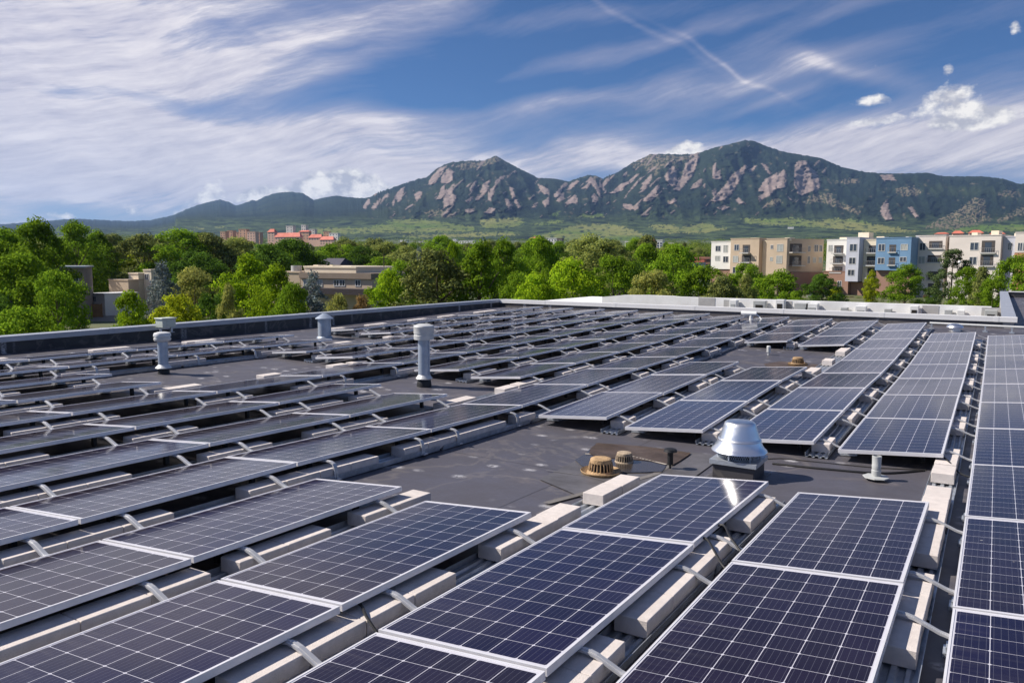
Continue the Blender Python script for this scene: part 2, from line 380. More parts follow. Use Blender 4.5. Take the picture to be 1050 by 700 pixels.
def build_building():
    brick = mat('building_wall', (.30, .22, .17), .85, bump=.3, bscale=30, var=.15)[0]
    root = empty('roof_building', (-4, 10, 0), label='low flat-roofed building carrying the solar array, with dark parapets and metal caps', cat='building')
    def pb(name, m, mt, **k):
        o = m.build(name, mt, root, **k); o.matrix_parent_inverse = Matrix.Translation((4, -10, 0)); return o
    m = MB(); m.box(XL - .30, XR + .3, YN - .3, YB + .30, 0, 6.55); m.box(XW - .3, XR + .3, YB + .3, YW + .3, 0, 6.55); pb('wall', m, brick)
    # parapets: membrane on the inside, sheet-metal caps
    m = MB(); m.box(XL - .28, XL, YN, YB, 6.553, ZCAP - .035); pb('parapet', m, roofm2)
    m = MB(); m.box(XL, XW - .3, YB, YB + .28, 6.553, ZCAP - .035); pb('parapet', m, roofm3)
    m = MB(); m.box(XL - .33, XL + .03, YN, YB + .33, ZCAP - .03, ZCAP); m.box(XL + .012, XL + .03, YN, YB - .02, ZCAP - .11, ZCAP - .032)
    for k in range(11): y = YN + 2 + 3 * k; m.box(XL - .333, XL + .034, y, y + .12, ZCAP - .112, ZCAP + .005)
    c1 = pb('parapet_cap', m, cap_grey); c1['label'] = 'grey metal cap along the left parapet'
    m = MB(); m.box(XL + .04, XW + .05, YB - .04, YB + .33, ZCAP - .025, ZCAP + .006); m.box(XL + .04, XW + .05, YB - .04, YB - .022, ZCAP - .13, ZCAP - .027)
    for k in range(6): x = XL + 2 + 3 * k; m.box(x, x + .12, YB - .045, YB + .335, ZCAP - .132, ZCAP + .011)
    c2 = pb('parapet_cap', m, cap_white); c2['label'] = 'white metal cap along the far parapet'
    # step-back wing
    m = MB(); m.box(XW - .3, XW - .02, YB + .02, YW, 6.553, ZCAP - .035); pb('parapet', m, mat('grey_stucco', (.33, .32, .31), .85, var=.12)[0])
    m = MB(); m.box(XW - .34, XW + .03, YB + .34, YW + .3, ZCAP - .03, ZCAP + .004); pb('parapet_cap', m, cap_grey)
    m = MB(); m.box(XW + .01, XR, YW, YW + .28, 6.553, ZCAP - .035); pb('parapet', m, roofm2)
    m = MB(); m.box(XW + .035, XR, YW - .04, YW + .33, ZCAP - .03, ZCAP + .012); pb('parapet_cap', m, cap_white)
    z0 = zroof(0, 25)
    m = MB(); nn = 20
    for j in range(nn + 1):
        y = YB + .1 + (YW - YB) * j / nn
        m.v += [(XW - .02, y, z0), (XR, y, z0)]
    for j in range(nn): m.f.append((2 * j, 2 * j + 1, 2 * j + 3, 2 * j + 2))
    o = m.build('roof', roofm, smooth=True); tag(o, kind='structure')
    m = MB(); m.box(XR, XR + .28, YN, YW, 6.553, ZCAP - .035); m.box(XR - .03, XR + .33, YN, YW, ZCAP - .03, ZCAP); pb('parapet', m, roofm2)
build_building()

# ------------------------------------------------------------------ the solar array
PW, PL, PP, RP, X0, Y0, TILT = .992, 1.96, 1.98, 1.24008, -.1033, 6.814, .0837
FHT = .038
def panel_parts():
    w = .032; m = MB()
    for (x0, x1, y0, y1) in ((0, w, 0, PL), (PW - w, PW, 0, PL), (w, PW - w, 0, w), (w, PW - w, PL - w, PL)):
        m.box(x0, x1, y0, y1, -FHT, 0)
    # thinner inner lip: show 11 mm of frame
    m = MB(); l = .012
    for (x0, x1, y0, y1) in ((0, l, 0, PL), (PW - l, PW, 0, PL), (l, PW - l, 0, l), (l, PW - l, PL - l, PL)):
        m.box(x0, x1, y0, y1, -FHT, 0)
    frame = m.mesh('frame', alu)
    m = MB(); m.quad((l - .002, l - .002, -.003), (PW - l + .002, l - .002, -.003), (PW - l + .002, PL - l + .002, -.003), (l - .002, PL - l + .002, -.003))
    glass = m.mesh('glass', glassm); uv = glass.uv_layers.new(name='UVMap')
    for i, lp in enumerate(glass.loops): v = glass.vertices[lp.vertex_index].co; uv.data[i].uv = (v.x, v.y)
    m = MB(); m.box(l, PW - l, l, PL - l, -.012, -.006); back = m.mesh('backsheet', mat('backsheet', (.55, .55, .56), .6)[0])
    def strip(path, w, t, yo=0):
        mm = MB(); n = len(path)
        top = []; bot = []
        for k, (x, z) in enumerate(path):
            a = path[max(k - 1, 0)]; b = path[min(k + 1, n - 1)]; d = Vector((b[0] - a[0], 0, b[1] - a[1])).normalized(); nr = Vector((-d.z, 0, d.x))
            top.append((x + nr.x * t / 2, z + nr.z * t / 2)); bot.append((x - nr.x * t / 2, z - nr.z * t / 2))
        mm.prism(top + bot[::-1], yo - w / 2, yo + w / 2)
        # raised rib
        mid = [(x, z + .004) for x, z in top]
        mm.prism(mid + [(x, z - .002) for x, z in top[::-1]], yo - w * .16, yo + w * .16)
        return mm
    A = strip([(.93, -.052), (1.0, -.050), (1.03, -.054), (1.07, -.066), (1.12, -.090), (1.19, -.125), (1.245, -.142)], .042, .012)
    A.tube([(.985, 0, -.062), (.985, 0, -.034)], .011, 6)
    armm = mat('arm_metal', (.52, .52, .53), .45, .4, var=.15, vscale=8)[0]; arm = A.mesh('support_arm', armm)
    H = strip([(.93, -.052), (1.03, -.050), (1.075, -.055), (1.11, -.075), (1.128, -.11), (1.13, -.16), (1.13, -.205)], .042, .012)
    H.box(1.10, 1.17, -.03, .03, -.222, -.206)
    hook = H.mesh('support_arm', armm)
    m = MB(); m.box(.02, .10, -.03, .03, -.075, -FHT); m.box(-.02, .13, -.045, .045, -.10, -.077); m.box(-.035, .145, -.06, .06, -.128, -.103)
    foot = m.mesh('foot', galv)
    m = MB(); m.box(.76, .80, -.02, .02, -.16, -FHT); strut = m.mesh('rear_strut', blackp)  # black puts the shade under the panel into the strut's colour
    return frame, glass, back, arm, hook, foot, strut
MESH_FRAME, MESH_GLASS, MESH_BACK, MESH_ARM, MESH_HOOK, MESH_FOOT, MESH_STRUT = panel_parts()
ORD = ['', 'first', 'second', 'third', 'fourth', 'fifth', 'sixth', 'seventh', 'eighth', 'ninth', 'tenth', 'eleventh', 'twelfth', 'thirteenth', 'fourteenth']
cells = {}
def fill(k, *spans):
    for a, b in spans:
        for m in range(a, b + 1): cells[(k, m)] = 1
fill(0, (-3, 7)); fill(1, (-3, -1), (1, 7)); fill(2, (-3, -1), (1, 8)); fill(3, (-4, -2), (1, 3), (6, 8)); fill(4, (-4, -2), (1, 3), (6, 8))
fill(5, (-3, 8)); fill(6, (-3, 0), (2, 8)); fill(7, (-3, 0), (2, 8)); fill(8, (-2, 8)); fill(9, (-2, -1), (2, 8)); fill(10, (-2, -1), (2, 8))
fill(11, (-2, 2), (4, 8)); fill(12, (-2, 2), (4, 8))
ARMS = (.33, 1.63)
def build_panels():
    for (k, m) in sorted(cells):
        x = X0 - RP * k; y = Y0 + PP * m + .01
        za, zb = zroof(x, y) + LOWH, zroof(x, y + PL) + LOWH
        slope = math.atan2(zb - za, PL)
        seq = sorted([mm for (kk, mm) in cells if kk == k], reverse=True); n = seq.index(m) + 1
        row = 'the rightmost row' if k == 0 else 'the %s row from the right' % ORD[k + 1]
        if k == 12: row = 'the leftmost row'
        lab = 'solar panel, %s from the far end of %s' % (ORD[n], row)
        t = random.uniform(-.0018, .0018)
        o = empty('solar_panel', (x, y, za + random.uniform(-.003, .003)), 0, lab, 'solar panel', 'solar panels in tilted rows on the flat roof')
        o.rotation_euler = (slope + random.uniform(-.002, .002), -TILT + t, 0)
        inst('frame', MESH_FRAME, o); inst('glass', MESH_GLASS, o); inst('backsheet', MESH_BACK, o)
        has_r = (k - 1, m) in cells
        for v in ARMS:
            inst('support_arm', MESH_ARM if has_r else MESH_HOOK, o, (0, v + random.uniform(-.04, .04), 0))
            inst('foot', MESH_FOOT, o, (0, v, 0)); inst('rear_strut', MESH_STRUT, o, (0, v, 0))
build_panels()

# ballast: trays between the rows with concrete blocks on them
def tray_mesh(L):
    m = MB(); T = .004
    prof = [(.905, .055), (.905, .014), (.93, .012), (.94, .030), (.965, .030), (.975, .012), (1.00, .012), (1.01, .030), (1.035, .030), (1.045, .012), (1.07, .012), (1.08, .030), (1.10, .030), (1.11, .012), (1.135, .012), (1.14, .062)]
    full = prof + [(x + (T if i >= len(prof) - 1 else 0) - (T if i == 0 else 0), z - T) if 0 < i < len(prof) - 1 else (x + (T if i else -T), z) for i, (x, z) in list(enumerate(prof))[::-1]]
    m.prism(full, 0, L)
    me = m.mesh('ballast_tray', galv); return me
TRAY = tray_mesh(PP - .06)
def block_mesh():
    m = MB(); m.box(-.097, .097, 0, .394, 0, .098); me = m.mesh('ballast_block', conc, bevel=.004); return me
BLOCK = block_mesh()
def rest(o, x, y, L, dz=0):
    z0, z1 = zroof(x, y), zroof(x, y + L); o.location = (x, y, z0 + dz)
    o.rotation_euler = (math.atan2(z1 - z0, L), math.atan2(zroof(x, y) - zroof(x + 1, y), 1) , 0)
def gapname(k):
    if k == 13: return 'left of the leftmost row'
    if k == 12: return 'right of the leftmost row'
    return 'right of the %s row from right' % ORD[k + 1]
hand = {4: [(1.3, 4), (3.1, 2), (4.25, 2)], 5: [(2.3, 3), (4.2, 4), (6.2, 2)], 1: [(2.2, 3), (4.13, 3), (5.70, 5), (8.22, 1)], 2: [(1.85, 4), (3.71, 4), (5.76, 2)], 3: [(.9, 1), (2.12, 4), (4.22, 3), (5.81, 2)]}
def build_ballast():
    total = 0
    for k in range(1, 14):
        span = [m for m in range(-4, 9) if (k, m) in cells or (k - 1, m) in cells or (k == 1 and m == 0)]
        xt = X0 - RP * k
        nm = sorted(span, reverse=True)
        if k == 13: nm = [m for m in nm if m <= 8]
        for i, m in enumerate(nm):
            if m < -3: continue
            y = Y0 + PP * m + .03
            o = inst('ballast_tray', TRAY); rest(o, xt, y, PP)
            tag(o, 'steel ballast tray, %s from far end, %s' % (ORD[i + 1], gapname(k)), 'tray', 'corrugated steel trays between the panel rows')
        runs = list(hand.get(k, []))
        ylim = (8.7 if k < 4 else 6.5) if k in hand else -99
        rnd = random.Random(100 + k)
        for m in span:
            yj = Y0 + PP * m
            if yj < ylim or yj < -1: continue
            if k in (2, 3) and m == 0: continue
            if (k in (4, 5) and m < 0) or (k == 4 and m < 1): continue
            n = rnd.choice((2, 2, 3)) if yj < 7 else rnd.choice((1, 2, 2))
            if k == 13: n = rnd.choice((1, 2))
            runs.append((yj + rnd.uniform(.02, .25) - (.35 if (k, m - 1) in cells or (k - 1, m - 1) in cells else -.05), n))
            if rnd.random() < .30: runs.append((yj + 1.25 + rnd.uniform(0, .12), 1))
        runs.sort(); ys = []
        last = -99
        for y, n in runs:
            for q in range(n):
                yy = max(y + q * .398, last + .398); ys.append(yy); last = yy
        ys.sort(reverse=True)
        for i, y in enumerate(ys):
            o = inst('ballast_block', BLOCK); rest(o, xt + 1.0235 + rnd.uniform(-.004, .004), y, .4, .031)
            o.rotation_euler[2] = rnd.uniform(-.012, .012)
            lab = 'concrete block, %s from far end, %s' % (ordn(i + 1), gapname(k))
            tag(o, lab, 'concrete block', 'concrete ballast blocks between the panel rows'); total += 1
    print('blocks', total)
TENS = {20: 'twenty', 30: 'thirty'}
def ordn(n):
    if n <= 14: return ORD[n]
    d = {15: 'fifteenth', 16: 'sixteenth', 17: 'seventeenth', 18: 'eighteenth', 19: 'nineteenth', 20: 'twentieth', 30: 'thirtieth'}
    if n in d: return d[n]
    return TENS[n // 10 * 10] + '-' + ORD[n % 10]
build_ballast()

# ------------------------------------------------------------------ things standing on the roof
def thing_at(name, x, y, label, cat, group=None):
    p = on_roof(x, y); return empty(name, p, 0, label, cat, group)

# tall flue beside the open strip
t = thing_at('flue_pipe', 435, 396, 'tallest steel flue pipe with drum cap, standing in the open roof strip', 'flue pipe')
m = MB(); m.lathe([(.125, 0), (.12, .06), (.105, .13), (.10, .135)], n=24); m.build('boot', blackp, t, smooth=True)
m = MB(); m.lathe([(.135, .125), (.14, .14), (.105, .19), (.10, .20)], n=24); m.build('storm_collar', flue_lt, t, smooth=True)
m = MB(); m.lathe([(.10, .12), (.10, .80), (0, .80)], n=24); m.box(.094, .106, -.008, .008, .2, .8); m.build('pipe', flue, t, smooth=True)
m = MB(); m.lathe([(.11, .78), (.165, .79), (.168, .86), (.160, .865), (.160, .885), (.168, .89), (.168, .99), (.172, 1.0), (.165, 1.02), (.10, 1.045), (0, 1.05)], n=28); m.build('cap', flue_lt, t, smooth=True)
# round-capped vent on the left
t = thing_at('flue_pipe', 168, 383, 'slim steel vent pipe with round flattened cap, near the left parapet', 'flue pipe')
m = MB(); m.lathe([(.10, 0), (.095, .05), (.085, .10), (.08, .105)], n=24); m.build('boot', blackp, t, smooth=True)
m = MB(); m.lathe([(.13, .095), (.135, .11), (.09, .155), (.085, .165)], n=24); m.build('storm_collar', flue_lt, t, smooth=True)
m = MB(); m.lathe([(.085, .09), (.085, .60)], n=24); m.box(.08, .09, -.006, .006, .17, .58); m.build('pipe', flue, t, smooth=True)
m = MB(); m.lathe([(.09, .565), (.13, .575), (.142, .60), (.142, .625), (.128, .632), (.128, .645), (.145, .655), (.145, .685), (.13, .715), (.08, .73), (0, .735)], n=28); m.build('cap', flue_lt, t, smooth=True)
# far vent with cone cap
t = thing_at('flue_pipe', 333, 347, 'short grey vent pipe with pointed cone cap, beside the leftmost rows', 'flue pipe')
m = MB(); m.lathe([(.165, 0), (.165, .50)], n=24); m.lathe([(.20, .0), (.20, .03), (.17, .06)], n=24); m.build('pipe', flue, t, smooth=True)
m = MB(); m.lathe([(.16, .50), (.225, .50), (.225, .52), (.05, .635), (0, .64)], n=28); m.build('cap', flue, t, smooth=True)
# pale box on two legs on the left parapet
p = at(171, 336, 17.5); y0 = p.y
t = empty('equipment_box', (XL - .12, 8.25, ZCAP + .003), 0, 'small pale green box on two posts behind the slim vent pipe', 'utility box')
d = ray(171, 341); kk = (XL + .22) / d.x; t.location = (XL + .22, d.y * kk, ZC + d.z * kk); t.scale = (.8, .8, .8)
m = MB(); m.box(-.03, .03, -.22, -.17, 0, .17); m.box(-.08, .08, -.25, -.14, 0, .012); m.build('post', galv, t); m = MB(); m.box(-.03, .03, .13, .18, 0, .17); m.box(-.08, .08, .10, .21, 0, .012); m.build('post', galv, t)
m = MB(); m.box(-.17, .17, -.24, .20, .17, .42); m.box(-.20, .20, -.27, .23, .42, .45); m.box(.171, .176, -.10, .06, .22, .36); m.build('cabinet', boxgreen, t, bevel=.006)

# spun aluminium exhaust fan on a curb
vp = on_roof(757, 488)
t = empty('exhaust_fan', vp, 0, 'shiny spun aluminium exhaust hood on a square dark curb', 'roof vent'); t.scale = (.92, .92, .92)
m = MB(); m.box(-.220, .220, -.220, .220, -.03, .20); m.box(-.28, .28, -.28, .28, -.03, .012); m.build('curb', membrane('curb_membrane', (.05, .047, .052)), t, bevel=.006)
m = MB(); m.box(-.243, .243, -.243, .243, .20, .212)
for a, b, c, d in ((-.243, .243, -.248, -.243), (-.243, .243, .243, .248), (-.248, -.243, -.248, .248), (.243, .248, -.248, .248)): m.box(a, b, c, d, .165, .212)
m.build('base_plate', galv, t)
m = MB(); m.lathe([(.155, .212), (.155, .30)], n=32); m.build('throat', darkhole, t, smooth=True)
m = MB()
for i in range(54):
    a = 2 * math.pi * i / 54
    for q in (-1, 1):
        b = a + q * .20
        m.tube([(.205 * math.cos(a), .205 * math.sin(a), .212), (.205 * math.cos(b), .205 * math.sin(b), .30)], .0028, 4, False)
for i in range(6):
    a = 2 * math.pi * i / 6 + .3; m.tube([(.215 * math.cos(a), .215 * math.sin(a), .212), (.215 * math.cos(a), .215 * math.sin(a), .31)], .011, 6)
m.build('bird_screen', galv, t)
m = MB(); m.lathe([(.20, .30), (.275, .287), (.293, .290), (.290, .300), (.262, .325), (.240, .365), (.226, .405), (.229, .412), (.224, .424), (.214, .430), (.190, .500), (.170, .560), (.160, .590), (.145, .603), (.12, .610), (.0, .614)], n=64); m.build('hood', spun, t, smooth=True)

# roof drains with strainers
def drain(loc, label, mt, flange=True, s=1.0):
    t = empty('roof_drain', loc, 0, label, 'roof drain'); t.scale = (s, s, s * .86)
    if flange:
        m = MB(); m.lathe([(0, .004), (.12, .006), (.175, .035), (.19, .05), (.195, .045), (.185, .02), (.12, -.003)], n=40); m.build('flange', mt, t, smooth=True)
    m = MB(); m.lathe([(.0, .185), (.045, .188), (.085, .185), (.098, .178), (.102, .165), (.104, .135)], n=36); m.lathe([(.115, .052), (.125, .045), (.135, .015)], n=36)
    for i in range(22):
        a = 2 * math.pi * i / 22; m.tube([(.103 * math.cos(a), .103 * math.sin(a), .14), (.119 * math.cos(a), .119 * math.sin(a), .04)], .0065, 5, False)
    m.build('strainer', mt, t, smooth=True)
    m = MB(); m.lathe([(.088, .03), (.082, .16), (0, .16)], n=20); m.build('core', darkhole, t)
drain(on_roof(616, 486), 'tan iron roof drain strainer on a wide flange, left of the pair', tan, True, 1.06)
drain(on_roof(640, 475), 'paler dusty roof drain strainer without flange, right of the pair', tan2, False, .78)
drain(on_roof(818, 374), 'orange tan roof drain far back, at the edge of the far open strip', tan)

# damp sump, patch and tape round the drains
def flat(name, pts, h, mt, kind='structure', wob=0):
    """membrane-hugging sheet whose outline is given by bearings"""
    P = [on_roof(x, y) for x, y in pts]; out = []
    for a, b in zip(P, P[1:] + P[:1]):
        n = 8
        for i in range(n):
            q = a.lerp(b, i / n)
            if wob: q = q + Vector((noise.noise(q * 3.1), noise.noise(q * 3.1 + Vector((9, 0, 0))), 0)) * wob
            out.append(q)
    c = sum(out, Vector()) / len(out); m = MB(); rings = 6
    for r in range(rings + 1):
        for q in out:
            w = c.lerp(q, r / rings) if r else c
            m.v.append((w.x, w.y, zroof(w.x, w.y) + h))
    n = len(out)
    for r in range(rings):
        for i in range(n): m.f.append((r * n + i, r * n + (i + 1) % n, (r + 1) * n + (i + 1) % n, (r + 1) * n + i))
    o = m.build(name, mt, smooth=True); tag(o, kind=kind); return o
flat('roof_patch', [(553, 492), (623, 455), (742, 468), (668, 520), (600, 512)], .010, patchm)
flat('mud', [(602, 467), (612, 456), (660, 459), (708, 466), (690, 479), (664, 474), (640, 472), (615, 471)], .024, mudm, wob=.03)
flat('puddle', [(588, 473), (606, 462), (640, 470), (684, 478), (676, 485), (640, 486), (600, 482)], .020, waterm, wob=.03)
flat('mud', [(784, 373), (800, 371), (838, 374), (850, 380), (815, 382), (790, 379)], .012, mudm, wob=.05)
def strip_on_roof(name, pts, w, h, mt, label=None, cat=None, kind=None):
    P = [on_roof(x, y) for x, y in pts]; m = MB(); Q = []
    for a, b in zip(P, P[1:]):
        for i in range(10): Q.append(a.lerp(b, i / 10))
    Q.append(P[-1])
    for i, q in enumerate(Q):
        d = (Q[min(i + 1, len(Q) - 1)] - Q[max(i - 1, 0)]).normalized(); nrm = Vector((-d.y, d.x, 0)) * w / 2
        for s_ in (1, -1): e = q + nrm * s_; m.v.append((e.x, e.y, zroof(e.x, e.y) + h))
    for i in range(len(Q) - 1): m.f.append((2 * i, 2 * i + 1, 2 * i + 3, 2 * i + 2))
    o = m.build(name, mt, smooth=True); tag(o, label, cat, kind=kind); return o
strip_on_roof('membrane_seam', [(600, 467), (650, 470), (683, 478)], .035, .024, tapem, kind='structure')
strip_on_roof('membrane_seam', [(560, 517), (672, 487), (705, 466)], .07, .014, mat('lap_edge', (.17, .155, .14), .6, var=.3)[0], kind='structure')
strip_on_roof('membrane_seam', [(560, 483), (600, 489), (628, 496)], .018, .014, mat('lap_edge_pale', (.16, .15, .15), .6)[0], kind='structure')
strip_on_roof('membrane_seam', [(700, 467), (740, 473), (800, 470), (900, 480), (950, 482)], .03, .006, mat('lap_edge_dark', (.03, .027, .025), .5)[0], kind='structure')

# small upright fittings
t = thing_at('pipe_stub', 898, 492, 'short grey pipe stub on a round base disc below the panels', 'vent pipe')
m = MB(); m.lathe([(.042, .04), (.044, .10), (.040, .105), (.044, .15), (.041, .155), (.044, .24), (.036, .243), (.036, .20)], n=20); m.build('pipe', boxgrey, t, smooth=True)
m = MB(); m.lathe([(.045, .045), (.118, .038), (.122, .03), (.04, .018)], n=8); m.build('base_disc', boxgrey, t)
m = MB(); m.lathe([(.07, 0), (.055, .03), (.0, .031)], n=16); m.build('boot', blackp, t)
t = thing_at('post', 687, 481, 'small black post with a mushroom cap beside the drains', 'post')
m = MB(); m.tube([(0, 0, 0), (0, 0, .05)], .012, 8); m.tube([(0, 0, .05), (0, 0, .20)], .030, 10); m.lathe([(.07, .19), (.062, .215), (.03, .225), (0, .226)], n=16); m.lathe([(.07, .19), (.0, .188)], n=16); m.build('stem', blackp, t, smooth=True)
t = thing_at('vent_stub', 788, 364, 'little white pipe vent beside the farthest drain', 'vent pipe')
m = MB(); m.tube([(0, 0, 0), (0, 0, .07)], .022, 8); m.tube([(0, 0, .07), (0, 0, .19)], .045, 12); m.lathe([(.05, .19), (.03, .21), (0, .212)], n=12); m.build('pipe', flue_lt, t, smooth=True)

# white plastic flue tee near the far parapet
p = on_roof(770, 331.5); t = empty('flue_tee', p, 0, 'white plastic pipe tee standing near the far parapet', 'vent pipe')
m = MB(); m.tube([(0, 0, 0), (0, 0, .30)], .06, 12); m.tube([(-.30, -.02, .30), (.16, .02, .30)], .075, 12); m.build('tee', whitepl, t, smooth=True)
m = MB(); m.tube([(.14, .02, .30), (.26, 0, .20), (.38, -.05, .08), (.50, -.1, .02)], .02, 8); m.build('hose', whitepl, t, smooth=True)
# wide low hood behind the first row and conduit along the far wall
p = on_roof(979, 340); t = empty('exhaust_fan', p, 0, 'low shiny round hood behind the end of the second row', 'roof vent')
m = MB(); m.lathe([(.14, 0), (.14, .10), (.21, .12), (.20, .15), (.14, .20), (.08, .22), (0, .223)], n=36); m.build('hood', spun, t, smooth=True)
c0, c1 = on_roof(953, 337.5), on_roof(1060, 343); c0.z += .18; c1.z += .18
m = MB(); m.tube([c0, c1], .03, 8); o = m.build('pipe', flue_lt, smooth=True)
t = empty('conduit', c0, 0, 'long thin grey conduit on stands along the far parapet', 'conduit'); o.parent = t; o.matrix_parent_inverse = Matrix.Translation(-c0)
m = MB()
for f in (.02, .3, .55, .8):
    q = c0.lerp(c1, f); m.box(q.x - .06, q.x + .06, q.y - .1, q.y + .1, q.z - .2, q.z - .15); m.box(q.x - .02, q.x + .02, q.y - .02, q.y + .02, q.z - .15, q.z)
o = m.build('stand', galv, t); o.matrix_parent_inverse = Matrix.Translation(-c0)

# loose black cables between panels
def cable(pts, label, r=.009):
    P = [Vector(p) for p in pts]; Q = []
    for i in range(len(P) - 1):
        p0, p1, p2, p3 = P[max(i - 1, 0)], P[i], P[i + 1], P[min(i + 2, len(P) - 1)]
        for k in range(8):
            u = k / 8; Q.append(.5 * ((2 * p1) + (-p0 + p2) * u + (2 * p0 - 5 * p1 + 4 * p2 - p3) * u * u + (-p0 + 3 * p1 - 3 * p2 + p3) * u ** 3))
    Q.append(P[-1]); m = MB(); m.tube(Q, r, 6); tag(m.build('cable', blackp, smooth=True), label, 'cable', 'black cables hanging between panels')
def gp(k, u, y, h): x = X0 - RP * k + u; return (x, y, zroof(x, y) + h)
cable([gp(2, .95, 5.05, .17), gp(2, 1.02, 5.02, .18), gp(2, 1.10, 4.92, .15), gp(2, 1.20, 4.80, .10), gp(2, 1.27, 4.78, .06)], 'black cable looping down beside the nearest arm, by the middle foreground panel')
cable([gp(2, .95, 5.35, .16), gp(2, 1.03, 5.36, .19), gp(2, 1.12, 5.22, .16), gp(2, 1.22, 5.12, .11), gp(2, 1.28, 5.10, .06)], 'second black cable draped over the concrete block, above the first loop')
cable([gp(3, .90, 3.05, .14), gp(3, 1.0, 3.0, .15), gp(3, 1.1, 2.93, .14), gp(3, 1.2, 2.9, .09)], 'black cable under the arm left of the central foreground panel')
cable([gp(1, .95, 8.92, .16), gp(1, 1.03, 8.80, .14), gp(1, 1.15, 8.5, .09), gp(1, 1.28, 8.3, .10)], 'black cable over the tray gap between the two rightmost rows')
a = on_roof(792, 476); b = on_roof(850, 482); c = on_roof(905, 486); d = on_roof(948, 483)
cable([(q.x, q.y, q.z + .012) for q in (a, b, c, d)], 'thin black cable lying on the roof behind the exhaust hood', .011)

# ------------------------------------------------------------------ neighbouring white roof beyond the far wall
def neighbour():
    root = empty('neighbour_building', (-8, 38, 0), label='neighbouring building with a white roof edge just beyond the far parapet', cat='building')
    inv = Matrix.Translation((8, -38, 0)); YY = 33.0; zt = ZC - 1.55
    wm = mat('white_roof_wall', (.84, .83, .81), .7, bump=.2, bscale=6, var=.10, vscale=1.2)[0]
    gm = mat('grey_roof_wall', (.40, .39, .38), .7, var=.15, vscale=2)[0]
    m = MB(); m.box(-22, XW - .6, YY + .35, 45, 0, ZC - 2.3); o = m.build('wall', wm, root); o.matrix_parent_inverse = inv
    m = MB(); m.prism([(-15.6, zt - .5), (-15.6, zt - .13), (-14.6, zt - .02), (-13.4, zt + .01), (-12.2, zt + .0), (-11.9, zt - .02), (-8, zt - .03), (XW - .62, zt - .05), (XW - .62, zt - .5)], YY, YY + .3); o = m.build('parapet', wm, root); o.matrix_parent_inverse = inv
    m = MB(); m.box(-22, XW - .62, YY + .3, 45, ZC - 2.297, ZC - 2.28); o = m.build('roof', wm, root); o.matrix_parent_inverse = inv
    def X(px): d = ray(px, 310); return d.x * (YY - .02) / d.y
    for i, (a, b, h) in enumerate(((716, 733, .02), (797, 812, -.02), (946, 963, -.03), (1007, 1028, -.04), (742, 752, -.05))):
        m = MB(); m.box(X(a), X(b), YY - .012, YY - .002, zt - .5, zt + h - .04); o = m.build('cladding_panel', gm, root); o.matrix_parent_inverse = inv
    for n, (px, w, h, lab) in enumerate(((752, 6, 9, 'small grey box on white wall, leftmost of the row'), (779, 10, 9, 'grey louvred unit with fan openings on the white wall, left of two joined'), (800, 7, 11, 'dark framed unit next to the grey cladding on white wall'),
            (822, 11, 8, 'white cabinet with fan opening, left of two alike'), (833, 9, 8, 'white cabinet with fan opening, right of two alike'), (866, 5, 5, 'tiny white box low on the white wall'), (883, 8, 7, 'pale box unit below the dark parked car'),
            (911, 5, 5, 'tiny grey box below the white parked cars'), (938, 6, 9, 'upright grey unit with dark door beside wide grey cladding'), (973, 5, 6, 'small pale box, left of the pair before the corner'), (986, 5, 6, 'small pale box, right of the pair before the corner'), (1017, 8, 7, 'grey unit with dark louvre nearest the corner wall'))):
        d = ray(px, 310); x = d.x * (YY - .35) / d.y; sc = YY / F * 1.18; W, H = w * sc, h * sc * .8
        t = empty('rooftop_unit', (x, YY - .30, zt - .55), 0, lab, 'rooftop unit', 'boxes along the white roof edge')
        m = MB(); m.box(-W / 2, W / 2, -.14, .26, 0, H + .12); m.build('cabinet', boxgrey if n % 2 else whitepl, t, bevel=.01)
        m = MB(); m.box(-W * .3, W * .3, -.152, -.142, H * .35, H * .9); m.box(-W * .38, W * .38, -.147, -.1415, H * .3, H * .3 + .02); m.build('louvre', darkhole if n in (1, 2, 8, 11) else boxgrey, t)
neighbour()

# ------------------------------------------------------------------ ground
ER = [0, 150, 400, 1000, 2000, 3300, 5000, 9000, 30000]; EZ = [0, 0, 3, 17, 46, 92, 120, 120, 120]
def interp(x, X, Y):
    if x <= X[0]: return Y[0]
    for i in range(len(X) - 1):
        if x <= X[i + 1]: return Y[i] + (Y[i + 1] - Y[i]) * (x - X[i]) / (X[i + 1] - X[i])
    return Y[-1]
def zground(x, y):
    r = math.hypot(x, y)
    a = math.atan2(x * RH.x + y * RH.y, x * FH.x + y * FH.y)
    k = max(0, min(1, (1.35 - abs(a)) / .5))
    return interp(r, ER, EZ) * k
def ground():
    m, t, b, vec = mat('ground', (.06, .08, .03), .9)
    g = t.n('ShaderNodeTexCoord').outputs['Object']
    n = t.noise(g, .02, 6, .65); n2 = t.noise(g, .6, 5, .6)
    c = t.mix(t.ramp(n, .42, .58), (.045, .085, .018), (.11, .115, .045)); c = t.mix(t.m('MULTIPLY', t.ramp(n2, .4, .7), .4), c, (.10, .085, .05))
    t.l(c, b.inputs['Base Color'])
    mb = MB(); rs = [0.5, 20, 50, 90, 130, 150, 200, 260, 330, 400, 550, 700, 850, 1000, 1300, 1600, 2000, 2500, 3000, 3300, 3800, 4400, 5000, 7000, 9000, 12000, 15000]; n = 96
    for r in rs:
        for i in range(n): a = 2 * math.pi * i / n; x, y = r * math.cos(a), r * math.sin(a); mb.v.append((x, y, zground(x, y)))
    for j in range(len(rs) - 1):
        for i in range(n): mb.f.append((j * n + i, j * n + (i + 1) % n, (j + 1) * n + (i + 1) % n, (j + 1) * n + i))
    mb.f.append(tuple(range(n)))
    tag(mb.build('ground', m, smooth=True), kind='structure')
ground()
